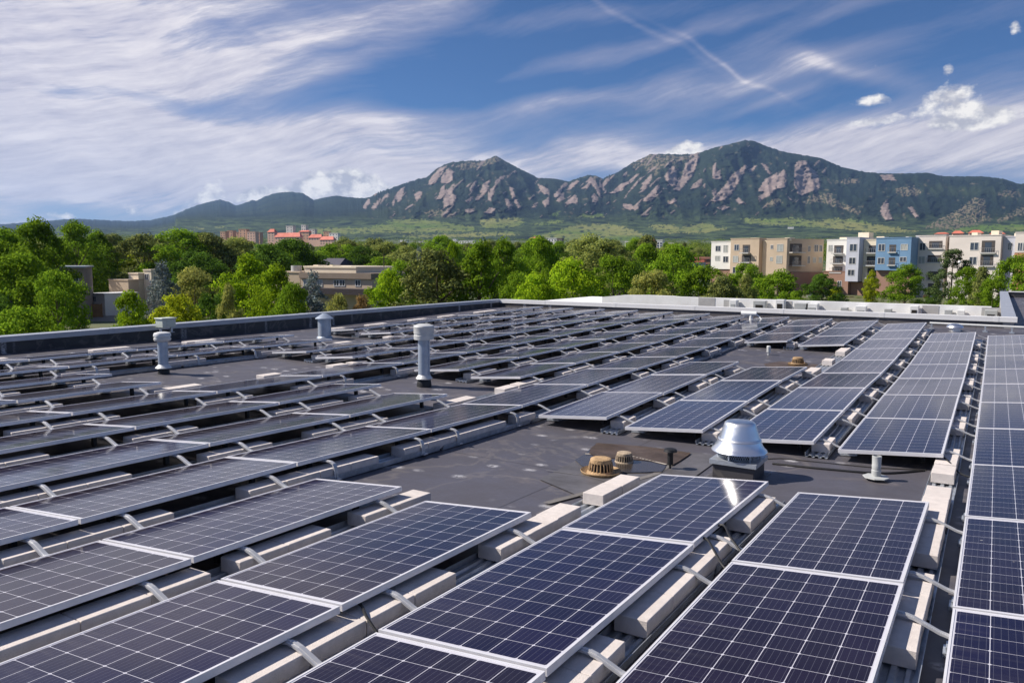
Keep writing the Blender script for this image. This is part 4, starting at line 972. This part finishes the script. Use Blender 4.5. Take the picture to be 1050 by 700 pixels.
CR = {}
for i in range(3): CR['round', i] = crown_round(11 + i, 15000, 'round').mesh('crown', None)
for i in range(2): CR['tall', i] = crown_round(31 + i, 15000, 'tall').mesh('crown', None); CR['broad', i] = crown_round(41 + i, 15000, 'broad').mesh('crown', None)
for i in range(2): CR['cone', i] = crown_round(51 + i, 13000, 'cone').mesh('crown', None); CR['conifer', i] = crown_conifer(61 + i, 17000).mesh('crown', None); CR['pine', i] = crown_pine(71 + i, 11000).mesh('crown', None)
for me in CR.values(): me.materials.append(LEAF['mid'])
TRK = {0: trunk_mesh(1).mesh('trunk', barkm, True), 1: trunk_mesh(2, True).mesh('trunk', barkm, True)}
NV = {'round': 3, 'tall': 2, 'broad': 2, 'cone': 2, 'conifer': 2, 'pine': 2}
tcount = 0
def tree(px, ytop, hw, dep, shape, leaf, label, name='tree', cat='tree'):
    """hw: half width of the crown as seen (px)"""
    global tcount; tcount += 1
    rnd = random.Random(tcount * 13 + 5); q = at(px, 300, dep); z0 = zground(q.x, q.y)
    h = ZC - z0 + (267 - ytop) / F * dep; wv = hw / F * dep / .43
    t = empty(name, (q.x, q.y, z0), rnd.random() * 6.28, label, cat); t.scale = (wv, wv, h)
    c = inst('crown', CR[shape, rnd.randrange(NV[shape])], t); c.material_slots[0].link = 'OBJECT'; c.material_slots[0].material = LEAF[leaf]
    inst('trunk', TRK[1 if shape in ('conifer', 'pine') else 0], t)
    return t
T = [
 (8, 240, 40, 92, 'tall', 'mid', 'tall green cottonwood at the far left edge of the view'),
 (42, 228, 38, 88, 'tall', 'mid', 'tallest cottonwood on the left, light green top over the brown building'),
 (80, 230, 30, 135, 'tall', 'mid', 'tall cottonwood second from the tallest, right above the brown roof end'),
 (103, 239, 20, 145, 'tall', 'mid', 'cottonwood at the right shoulder of the tall left group'),
 (-30, 238, 50, 85, 'round', 'mid', 'big tree cut by the left edge of the view'),
 (18, 262, 44, 66, 'round', 'mid', 'full green tree in front of the brown building, leftmost'),
 (58, 277, 28, 60, 'round', 'mid', 'dark lobed tree in front of the brown building, by the fence'),
 (24, 316, 46, 46, 'broad', 'mid', 'low bright bushy crown just over the parapet at far left'),
 (-20, 290, 30, 50, 'round', 'dark', 'dark tree behind the parapet at the very left edge'),
 (70, 304, 8, 100, 'broad', 'dark', 'dark shrub left of the white shed'),
 (135, 262, 32, 160, 'broad', 'yellow', 'yellow-green spreading tree behind the small tan building'),
 (112, 255, 26, 158, 'round', 'mid', 'green tree between cottonwoods and the yellow-green spreading tree'),
 (150, 242, 34, 150, 'round', 'olive', 'olive round tree in the back row, left part'),
 (185, 237, 34, 150, 'round', 'mid', 'rounded green tree topping the back row above the blue spruce'),
 (215, 241, 32, 155, 'round', 'olive', 'olive round tree in the back row, right of the green top'),
 (245, 245, 28, 160, 'round', 'willow', 'pale grey-green tree in the back row below the far towers'),
 (205, 258, 30, 125, 'round', 'dark', 'dark tree in the middle row behind the light yellow-green crown'),
 (167, 267, 40, 66, 'conifer', 'spruce', 'blue spruce left of centre group, beside the tan building'),
 (134, 300, 21, 52, 'round', 'bright', 'bright green shrub tree right of the wooden fence'),
 (178, 303, 36, 48, 'broad', 'yellow', 'low yellow-green crown behind the pale green box'),
 (200, 276, 28, 72, 'round', 'pale', 'light yellow-green feathery tree right of the blue spruce'),
 (215, 300, 20, 62, 'round', 'dark', 'dark shrub in front of the feathery tree'),
 (234, 296, 16, 50, 'tall', 'pale', 'small pale creamy green tree close behind the parapet'),
 (255, 266, 40, 66, 'tall', 'bright', 'large bright green tree in the left middle, left trunk'),
 (284, 274, 30, 62, 'tall', 'bright', 'bright green tree joined to the large one, right side'),
 (300, 291, 22, 56, 'round', 'mid', 'lower green tree beside the second blue spruce'),
 (322, 277, 40, 62, 'conifer', 'spruce', 'blue spruce in front of the cream parapet building'),
 (272, 251, 34, 128, 'broad', 'dark', 'dark spreading tree behind the bright green pair'),
 (302, 246, 34, 138, 'round', 'dark', 'dark green tree behind the cream parapet building'),
 (345, 302, 18, 56, 'round', 'pale', 'light green bush close behind the parapet by the awning'),
 (370, 303, 16, 56, 'broad', 'brown', 'reddish brown shrub below the dark awning'),
 (345, 250, 26, 190, 'round', 'mid', 'green tree behind the dark shingle roof'),
 (372, 252, 20, 170, 'round', 'dark', 'dark round tree above the small grey gable'),
 (392, 263, 22, 150, 'round', 'mid', 'green tree right behind the bare utility pole'),
 (408, 252, 24, 200, 'round', 'olive', 'olive tree in the back row between pole and junipers'),
 (430, 252, 15, 120, 'conifer', 'spruce', 'small grey-blue spruce rising behind the bright green tree'),
 (402, 276, 26, 84, 'broad', 'bright', 'bright green rounded tree right of the pole, beside the junipers'),
 (415, 268, 26, 92, 'round', 'mid', 'mid green tree behind the bright rounded one'),
 (448, 256, 44, 74, 'broad', 'olive', 'wide olive juniper, left one of the pair'),
 (492, 247, 38, 74, 'cone', 'mid', 'wide green juniper, right one of the pair'),
 (463, 249, 12, 104, 'round', 'bright', 'bright crown showing between the two junipers'),
 (516, 246, 26, 82, 'tall', 'mid', 'dense green tree right of the juniper pair'),
 (554, 243, 27, 90, 'round', 'mid', 'round bright-lit tree below the white and brown far building'),
 (532, 277, 22, 66, 'round', 'mid', 'lower green tree filling the gap behind the parapet corner'),
 (607, 240, 38, 130, 'broad', 'willow', 'wide pale willow standing highest in the centre'),
 (588, 265, 42, 70, 'broad', 'bright', 'broad yellowish green tree in the centre, below the willow'),
 (552, 280, 32, 62, 'broad', 'bright', 'low yellow-green tree left of the broad central one'),
 (628, 262, 30, 84, 'round', 'mid', 'green tree right of the broad central one'),
 (648, 268, 26, 90, 'round', 'dark', 'darker green tree before the grey building gap'),
 (665, 250, 26, 100, 'round', 'mid', 'green tree below the red-roofed far building'),
 (690, 251, 32, 88, 'round', 'mid', 'large round tree left of the brick shop'),
 (668, 277, 30, 74, 'round', 'pale', 'pale leaved tree low behind the white roof edge'),
 (722, 272, 30, 84, 'round', 'mid', 'green tree below the red shop band'),
 (742, 282, 24, 80, 'broad', 'olive', 'olive green bush left of the silver shrub'),
 (765, 281, 16, 82, 'tall', 'willow', 'silvery pale shrub below the cream recess wall'),
 (766, 268, 24, 104, 'round', 'mid', 'small green tree against the tan apartment front'),
 (797, 275, 30, 90, 'broad', 'mid', 'dark tiered tree below the tan apartment corner'),
 (812, 296, 18, 86, 'round', 'mid', 'low green bush right of the dark tiered tree'),
 (844, 279, 20, 130, 'broad', 'dark', 'small dark tree before the brick ground floor'),
 (893, 276, 9, 150, 'tall', 'yellow', 'slim yellow-green tree beside the blue section'),
 (928, 269, 20, 142, 'broad', 'mid', 'broad rich green tree in front of the blue section'),
 (975, 253, 24, 118, 'pine', 'pine', 'dark airy pine in front of the pinkish block'),
 (994, 272, 18, 112, 'round', 'mid', 'dark green tree right of the airy pine'),
 (1006, 272, 14, 96, 'cone', 'olive', 'olive conical tree near the corner wall'),
 (1018, 283, 18, 84, 'round', 'mid', 'low green tree right above the corner wall'),
 (1040, 260, 24, 92, 'round', 'mid', 'bright green tree at the right edge, before the shaded side'),
 (1072, 255, 30, 88, 'round', 'mid', 'tree at the right edge mostly outside the view'),
 (857, 292, 7, 150, 'round', 'yellow', 'small yellowish shrub near the dark parked car'),
 (958, 292, 8, 150, 'round', 'dark', 'small dark shrub by the pinkish block entrance'),
]
for a in T: tree(*a)
for i, (px, dep, yt) in enumerate(((867, 183, 302), (873, 184, 302.5), (881, 182, 303), (950, 180, 300))):
    tree(px, yt, 3.2, dep, 'broad', 'brown' if i % 2 else 'bright', ('small clipped shrub left of the dark car', 'small clipped shrub right below the dark car', 'small brown shrub before the brick garage', 'low shrub on the lawn before the pinkish block')[i], 'shrub', 'shrub')

def near_woods():
    rnd = random.Random(17); n = 0
    while n < 200:
        px = rnd.uniform(-160, 725); r = rnd.uniform(165, 460)
        if px > 700 and r < 330: continue
        if 296 < px < 385 and r < 195: continue
        if px > 690 and r > 250 and r < 320: continue
        n += 1; q = at(px, 300, r); z0 = zground(q.x, q.y); h = rnd.uniform(10.5, 15.5); w = rnd.uniform(4.6, 7.5); h *= .8 if 220 < px < 352 else 1
        t = empty('tree', (q.x, q.y, z0), rnd.random() * 6.28, 'rounded green tree in the wooded town behind the front rows of trees', 'tree', 'trees of the wooded town behind')
        t.scale = (w / .45, w / .45, h); sh = rnd.choice(('round', 'round', 'broad', 'tall', 'cone'))
        c = inst('crown', CR[sh, rnd.randrange(NV[sh])], t); c.material_slots[0].link = 'OBJECT'; c.material_slots[0].material = LEAF[rnd.choice(('mid', 'mid', 'olive', 'dark', 'willow', 'bright', 'olive'))]
        inst('trunk', TRK[0], t)
near_woods()
def far_woods():
    rnd = random.Random(5); m = MB(); n = 0
    cand = []
    for i in range(9000):
        px = rnd.uniform(-450, 1500); r = 400 * (3500 / 400) ** (rnd.random() ** .8); 
        if 715 < px < 1100 and r < 330: continue
        if 275 < px < 345 and r > 1350 and r < 1800: continue
        if px > 1100 and r < 250: continue
        if px < 60 and r < 200: continue
        cand.append((px, r))
    for px, r in cand[:4200]:
        q = at(px, 300, 1.0) - CAMP; d = Vector((q.x, q.y, 0)).normalized(); x, y = d.x * r, d.y * r; z = zground(x, y)
        h = rnd.uniform(10, 17) if r < 1200 else rnd.uniform(8, 13); h *= .55 if (220 < px < 352 and r < 1500) or (405 < px < 492 and r < 2300 and r > 900) or (540 < px < 580 and r < 1250) or (636 < px < 695 and r < 860) else 1; w = rnd.uniform(4.5, 8) * (1 if r < 900 else 1.5); 
        cnt = 240 if r < 650 else 120 if r < 1100 else 55; s = .45 if r < 650 else .7 if r < 1100 else 1.2
        tint = rnd.random()
        for k in range(cnt):
            v = rv(rnd); v.z = abs(v.z) if rnd.random() < .75 else v.z; rr = rnd.uniform(.72, 1.0) * (1 + .25 * math.sin(v.x * 5 + px) * math.cos(v.y * 4 + r))
            p = Vector((x + v.x * w * rr, y + v.y * w * rr, z + h * .5 + v.z * h * .5 * rr))
            leafquad(m, p, (v + rv(rnd) * .6).normalized(), s, rnd)
    lm = leafm('leaves_far', (.15, .23, .04), .4)
    t = NT(lm.node_tree) if False else None
    o = m.build('distant_woods', lm); tag(o, kind='stuff')
far_woods()

# ------------------------------------------------------------------ mountains
RIDGE = [(-500, 232), (-250, 236), (-60, 238), (80, 226.7), (99, 227.5), (133, 229), (157, 228), (181, 222.7), (200, 214.7), (215, 210), (229, 207), (238, 209.5), (245, 213), (252, 211), (261, 207.5), (266, 208), (277, 202.7), (288, 200), (299, 199), (312, 200), (318, 203.5), (324, 207), (335, 204.5), (347, 202.7), (362, 204.5), (378, 205),
 (391, 199), (407, 193.7), (424, 187.7), (439, 184), (448, 175.7), (460, 170), (480, 168), (496, 167.7), (508.6, 162.3), (518, 168), (530, 174), (551, 184.3), (567, 184.8), (582, 187.7), (592, 184), (603, 181.4), (608.6, 181.7), (616, 185), (630, 179), (647, 168.9), (664, 160.6), (690, 160.6), (708, 160.4), (727, 153.9), (744, 150), (759, 146), (768, 147), (776, 150.4),
 (797, 157.3), (816, 160.4), (835, 163.3), (850, 169.3), (856, 172), (880, 177), (900, 178.4), (920, 178.4), (944, 177.6), (960, 181), (1000, 181), (1020, 183), (1036, 188), (1060, 189), (1120, 197), (1200, 205), (1350, 218), (1600, 232)]
CA, CB_, CC, CD = (350, 150, 5.833), (510, 150, 5.833), (670, 135, 5.833), (840, 150, 5.0)
ROCK = [(CA, q) for q in ([(520, 240), (545, 190), (590, 145), (635, 128), (600, 185), (555, 238)], [(598, 230), (605, 185), (645, 140), (672, 165), (665, 215), (640, 235)], [(575, 325), (600, 255), (620, 240), (622, 290), (600, 325)], [(610, 320), (640, 265), (680, 238), (665, 285), (690, 310), (672, 355), (615, 372)],
 [(765, 265), (790, 225), (812, 212), (790, 270), (775, 283)], [(830, 285), (850, 230), (890, 210), (880, 255), (850, 290)], [(873, 320), (880, 275), (925, 235), (905, 300), (890, 333)], [(915, 225), (950, 190), (990, 183), (950, 215), (925, 240)], [(975, 320), (1000, 325), (1020, 365), (1010, 388), (985, 360)], [(1000, 250), (1020, 255), (1035, 310), (1050, 340), (1040, 355), (1015, 310)],
 [(135, 375), (160, 330), (180, 320), (175, 350), (150, 385)], [(185, 375), (215, 340), (240, 320), (235, 350), (210, 382)], [(305, 350), (330, 300), (360, 265), (385, 250), (370, 310), (350, 345), (330, 325), (315, 362)], [(440, 300), (465, 275), (490, 285), (475, 320), (450, 340)], [(735, 335), (790, 305), (785, 325), (750, 340)], [(800, 325), (820, 290), (830, 320), (810, 335)], [(740, 385), (770, 378), (800, 390), (780, 405), (745, 402)], [(850, 400), (890, 370), (920, 380), (905, 410), (870, 410)], [(255, 310), (280, 290), (285, 300), (265, 320)])]
ROCK += [(CB_, q) for q in ([(235, 235), (260, 240), (300, 265), (305, 300), (275, 295), (245, 265)], [(325, 300), (345, 280), (380, 245), (375, 290), (345, 315)], [(345, 330), (385, 280), (395, 320), (360, 340)], [(405, 270), (430, 230), (470, 210), (480, 220), (440, 255), (415, 272)], [(515, 270), (530, 220), (545, 190), (575, 210), (605, 270), (612, 315), (600, 310), (580, 265), (550, 230), (530, 250)], [(600, 220), (625, 250), (645, 285), (640, 290), (615, 262), (600, 240)],
 [(648, 290), (690, 265), (715, 235), (770, 215), (815, 172), (820, 180), (790, 225), (745, 245), (735, 270), (690, 285)], [(555, 295), (572, 287), (592, 310), (585, 340), (560, 340)], [(390, 350), (420, 320), (455, 295), (472, 315), (470, 345)], [(262, 335), (305, 308), (305, 350), (280, 370)], [(200, 372), (215, 345), (237, 338), (225, 370)], [(40, 320), (60, 318), (85, 350), (85, 385), (65, 380)], [(65, 255), (90, 260), (105, 310), (140, 370), (130, 385), (95, 335), (80, 290)],
 [(850, 330), (900, 280), (945, 232), (955, 245), (935, 295), (890, 330)], [(850, 225), (880, 200), (910, 165), (905, 200), (880, 250), (860, 260)], [(985, 200), (1000, 150), (1030, 125), (1050, 140), (1050, 240), (1020, 245), (1000, 215)], [(740, 345), (790, 350), (815, 375), (780, 385), (745, 370)], [(1000, 345), (1050, 310), (1050, 335), (1020, 350)])]
ROCK += [(CC, q) for q in ([(50, 270), (90, 215), (115, 240), (122, 290), (105, 335), (85, 315)], [(105, 350), (150, 270), (170, 200), (235, 150), (250, 165), (215, 270), (170, 320), (135, 362)], [(325, 415), (400, 330), (450, 260), (520, 207), (538, 215), (490, 300), (450, 370), (405, 412), (340, 420)], [(330, 285), (330, 210), (350, 190), (350, 240), (375, 235), (385, 290), (350, 290)],
 [(600, 360), (640, 290), (710, 250), (715, 265), (750, 227), (765, 260), (765, 335), (700, 350), (680, 380), (610, 412), (605, 390), (650, 360)], [(810, 290), (815, 200), (840, 178), (875, 180), (905, 220), (945, 250), (970, 320), (950, 345), (860, 385), (835, 370), (815, 320)], [(540, 235), (590, 205), (575, 235), (555, 245)], [(610, 195), (640, 200), (675, 255), (665, 262), (630, 215)], [(365, 455), (410, 440), (440, 455), (400, 470)], [(470, 410), (490, 395), (530, 430), (490, 430)], [(765, 370), (810, 410), (800, 415)], [(340, 395), (330, 350), (355, 355), (350, 395)])]
ROCK += [(CD, q) for q in ([(290, 310), (320, 270), (335, 330), (355, 370), (320, 375), (295, 345)], [(430, 310), (450, 305), (485, 355), (470, 362)], [(280, 150), (340, 145), (360, 175), (300, 178)])]
SCREE = [(CA, [(500, 400), (540, 380), (600, 385), (680, 410), (670, 432), (590, 430), (530, 425)]), (CA, [(680, 130), (760, 108), (850, 103), (925, 75), (960, 95), (850, 135), (760, 150), (700, 150)]), (CB_, [(790, 110), (880, 66), (960, 64), (1050, 66), (1050, 110), (960, 130), (940, 180), (925, 185), (920, 130), (870, 160), (860, 120), (800, 150)]), (CB_, [(540, 190), (600, 185), (560, 230)]), (CC, [(0, 155), (70, 152), (120, 160), (240, 152), (150, 200), (60, 210), (20, 240), (0, 250)]),
 (CC, [(865, 425), (930, 370), (1010, 365), (1050, 400), (1050, 450), (980, 415), (900, 430)]), (CD, [(0, 250), (40, 245), (80, 285), (160, 315), (200, 330), (180, 345), (80, 310), (0, 290)]), (CD, [(45, 180), (120, 170), (180, 165), (175, 190), (130, 195), (60, 190)]), (CD, [(880, 240), (930, 220), (980, 225), (960, 250), (890, 258)]), (CD, [(360, 215), (440, 205), (500, 225), (470, 255), (370, 245)]),
 (CD, [(885, 370), (990, 310), (1050, 280), (1150, 260), (1150, 380), (990, 345), (900, 385)]), (CD, [(520, 410), (600, 360), (680, 325), (760, 260), (820, 270), (820, 320), (860, 370), (760, 400), (640, 420)]), (CC, [(630, 445), (680, 410), (720, 390), (750, 420), (710, 440), (660, 452)]), (CC, [(60, 430), (100, 400), (130, 405), (90, 432)])]
MEAD = [(CA, [(-200, 510), (0, 500), (180, 490), (300, 450), (450, 440), (600, 455), (800, 490), (790, 510), (500, 520), (260, 520), (0, 528), (-200, 525)]), (CA, [(820, 445), (1050, 430), (1090, 455), (1050, 480), (860, 495)]), (CA, [(350, 540), (1050, 510), (1050, 532), (400, 555)]), (CB_, [(260, 530), (480, 470), (620, 465), (740, 475), (900, 540), (930, 575), (250, 575)]), (CB_, [(900, 470), (1050, 465), (1050, 515), (960, 515)]), (CB_, [(480, 410), (620, 400), (620, 425), (480, 430)]), (CB_, [(310, 410), (370, 390), (350, 420)]), (CB_, [(200, 465), (400, 440), (380, 455), (230, 475)]),
 (CC, [(0, 550), (130, 575), (300, 545), (430, 580), (300, 600), (80, 605), (0, 590)]), (CC, [(520, 515), (660, 522), (800, 510), (1050, 545), (1050, 570), (830, 560), (540, 545)]), (CD, [(0, 375), (60, 366), (160, 372), (300, 400), (500, 430), (300, 437), (0, 410)]), (CD, [(640, 420), (800, 400), (1050, 390), (1150, 400), (1000, 425), (700, 430)]), ((80, 180, 3.75), [(510, 208), (560, 200), (580, 208)]), ((80, 180, 3.75), [(440, 214), (470, 206), (500, 213)]), ((80, 180, 3.75), [(830, 224), (930, 208), (1050, 200), (1050, 228), (900, 232)])]
def conv(L): return [[(o[0] + x / o[2], o[1] + y / o[2]) for x, y in q] for o, q in L]
def grid_mask(polys, x0, y0, w, h, st):
    M = [[0] * w for _ in range(h)]
    for P in polys:
        xs = [p[0] for p in P]; ys = [p[1] for p in P]
        for j in range(max(0, int((min(ys) - y0) / st)), min(h, int((max(ys) - y0) / st) + 2)):
            y = y0 + j * st; xsn = []
            for (ax, ay), (bx, by) in zip(P, P[1:] + P[:1]):
                if (ay > y) != (by > y): xsn.append(ax + (y - ay) / (by - ay) * (bx - ax))
            xsn.sort()
            for a, b in zip(xsn[::2], xsn[1::2]):
                for i in range(max(0, int(math.ceil((a - x0) / st))), min(w, int((b - x0) / st) + 1)): M[j][i] = 1
    return M
def mountains():
    st = .5; gx0, gy0, gw, gh = 80, 140, 2000, 230
    MR = grid_mask(conv(ROCK), gx0, gy0, gw, gh, st); MS = grid_mask(conv(SCREE), gx0, gy0, gw, gh, st); MM = grid_mask(conv(MEAD), gx0, gy0, gw, gh, st)
    def look(M, x, y):
        i = int((x - gx0) / st); j = int((y - gy0) / st)
        return M[j][i] if 0 <= i < gw and 0 <= j < gh else 0
    xs = [-500 + 8 * i for i in range(62)] + [-4 + 1.15 * i for i in range(930)] + [1066 + 8 * i for i in range(66)]
    nr = 190; V = []; C = []; rowsn = nr + 6
    nz = noise
    for x in xs:
        yr = interp(x, [a for a, b in RIDGE], [b for a, b in RIDGE]); yr += nz.noise(Vector((x * .25, 3, 1))) * .7 + nz.noise(Vector((x * .9, 3, 1))) * (.9 if 385 < x < 510 or 590 < x < 720 else .45) - (abs(nz.noise(Vector((x * .42, 8, 1)))) * 1.8 if 385 < x < 500 or 590 < x < 715 else 0)
        left = max(0, min(1, (400 - x) / 160)); rmax = 7200 + 4200 * left
        q = ray(x, 300); hd = Vector((q.x, q.y, 0)).normalized(); yb = 250.5
        cosb = hd.dot(FH)
        for j in range(rowsn):
            if j <= nr:
                s = j / nr; ym = 227 if yr < 222 else yr + (yb - yr) * .4
                sA = .28
                if s < sA: y = yb + (ym - yb) * (s / sA); r = 3300 + 1500 * (s / sA) * (1 + .5 * left)
                else: u = (s - sA) / (1 - sA); y = ym + (yr - ym) * u; r = 4800 + 750 * left + (rmax - 4800 - 750 * left) * u
                foot = max(0, min(1, (s - .22) / .2)); top = max(0, min(1, (1 - s) / .06))
                # spurs and gullies running down the face
                rid = 1 - abs(nz.noise(Vector((x * .024 + y * .012, y * .008, 2.0)))) * 2
                rid2 = 1 - abs(nz.noise(Vector((x * .07 - y * .03, y * .03, 7.0)))) * 2
                fb = nz.fractal(Vector((x * .16, y * .2, 4.0)), .8, 2.2, 4)
                r2 = r - foot * top * (rid * 230 + rid2 * 95 + fb * 60) * (1 + .4 * left) - (1 - foot) * (nz.noise(Vector((x * .03, y * .1, 3))) * 90)
                jx = nz.noise(Vector((x * .5, y * .5, 9))) * 1.3 + nz.noise(Vector((x * 1.6, y * 1.6, 5))) * .8; jy = nz.noise(Vector((x * .5, y * .5, 19))) * 1.3 + nz.noise(Vector((x * 1.6, y * 1.6, 15))) * .8
                rk = look(MR, x + jx * .7, y + jy * .5); sc = look(MS, x + jx * 1.5, y + jy * 1.5); md = look(MM, x + jx * 4, y + jy * 1.6)
                brk = nz.noise(Vector((x * .45 + y * .1, y * .22, 31)))
                if rk and brk < -.62: rk = 0
                if sc: sc = 1 if nz.noise(Vector((x * .55, y * .5, 51))) > -.05 else 0
                # thin bands of bare rock scattered through the woods
                if not rk and not sc and foot > .5 and 380 < x: sc = .5 if nz.noise(Vector((x * .22 - y * .12, y * .30, 77))) > .46 and nz.noise(Vector((x * .04, y * .04, 3))) > -.05 else 0
                if md and nz.fractal(Vector((x * .16, y * .6, 41)), .9, 2.1, 4) > .30: md = 0
                al = (x - y) * .7071; ac = (x + y) * .7071
                if not rk and foot > .6 and 385 < x < 850 and y < 226:
                    rb = nz.noise(Vector((al * .05, ac * .26, 12))) + .5 * nz.noise(Vector((al * .14, ac * .6, 22)))
                    lim = .50 if x < 700 else .64
                    if 590 < x < 720 and y < 195: lim = .27
                    if 385 < x < 500 and y < 205: lim = .40
                    if rb > lim: rk = .85
                if rk: r2 -= 34 + 12 * nz.noise(Vector((x * .8, y * .3, 3)))
                el = (267 - y) / F * cosb
                z = ZC + el * r2
                C.append((rk, md, sc, 1 - foot))
            else:
                k = j - nr; r2 = rmax + 500 * k; z = ZC + (267 - yr) / F * cosb * rmax - 220 * k; C.append((0, 0, 0, left))
            if j == 0: z -= 12
            V.append((hd.x * r2, hd.y * r2, z))
    n = len(xs); Fc = []
    for i in range(n - 1):
        for j in range(rowsn - 1): a = i * rowsn + j; Fc.append((a, a + rowsn, a + rowsn + 1, a + 1))
    me = bpy.data.meshes.new('mountains'); me.from_pydata(V, [], Fc)
    at_ = me.color_attributes.new('cover', 'FLOAT_COLOR', 'POINT')
    buf = [v for c in C for v in (c[0], c[1], c[2], c[3])]; at_.data.foreach_set('color', buf)
    for p in me.polygons: p.use_smooth = True
    m, t, b, vec = mat('mountain', (.03, .05, .03), .95, spec=.1)
    ca = t.n('ShaderNodeAttribute', attribute_name='cover'); A_ = ca.outputs['Alpha']; R_, G_, B_ = t.xyz(ca.outputs['Color'])
    g = t.n('ShaderNodeTexCoord').outputs['Object']
    big = t.noise(g, .0016, 5, .6); trees = t.noise(g, .028, 6, .75); streak = t.noise(g, .011, 9, .78)
    forest = t.mix(t.ramp(trees, .38, .62), (.004, .011, .009), (.020, .034, .020)); forest = t.mix(t.m('MULTIPLY', t.ramp(big, .45, .7), .45), forest, (.05, .07, .022))
    forest = t.mix(t.m('MULTIPLY', t.ramp(trees, .60, .72), .30), forest, (.14, .12, .08))
    forest = t.mix(t.m('MULTIPLY', A_, t.ramp(t.noise(g, .012, 6, .7), .44, .56)), forest, (.085, .12, .045))
    rock = t.mix(t.ramp(streak, .35, .65), (.17, .13, .115), (.37, .29, .25)); rock = t.mix(t.m('MULTIPLY', t.ramp(trees, .63, .70), .5), rock, (.03, .045, .02))
    mead = t.mix(t.ramp(big, .4, .6), (.11, .175, .032), (.24, .24, .08)); mead = t.mix(t.ramp(trees, .56, .63), mead, (.03, .055, .02))
    scr = t.mix(t.ramp(trees, .45, .6), (.22, .175, .12), (.045, .065, .025))
    c = t.mix(G_, forest, mead); c = t.mix(B_, c, scr); c = t.mix(R_, c, rock)
    t.l(c, b.inputs['Base Color'])
    bp = t.n('ShaderNodeBump'); bp.inputs['Strength'].default_value = .8; bp.inputs['Distance'].default_value = 22
    t.l(t.m('ADD', t.m('MULTIPLY', trees, .8), streak), bp.inputs['Height']); t.l(bp.outputs[0], b.inputs['Normal'])
    me.materials.append(m); o = bpy.data.objects.new('mountains', me); COL.objects.link(o); tag(o, kind='structure')
mountains()

# ------------------------------------------------------------------ haze
def haze():
    m = bpy.data.materials.new('haze'); m.use_nodes = True; t = NT(m.node_tree); out = t.n('ShaderNodeOutputMaterial'); v = t.n('ShaderNodeVolumePrincipled')
    v.inputs['Color'].default_value = (.36, .58, 1.0, 1); v.inputs['Density'].default_value = HAZE; v.inputs['Anisotropy'].default_value = 0.2
    t.l(v.outputs[0], out.inputs['Volume'])
    mb = MB(); mb.box(-15500, 15500, -15500, 15500, -1.5, 1290); o = mb.build('haze', m); tag(o, kind='stuff')
    o.visible_shadow = True
HAZE = 3.8e-5
haze()
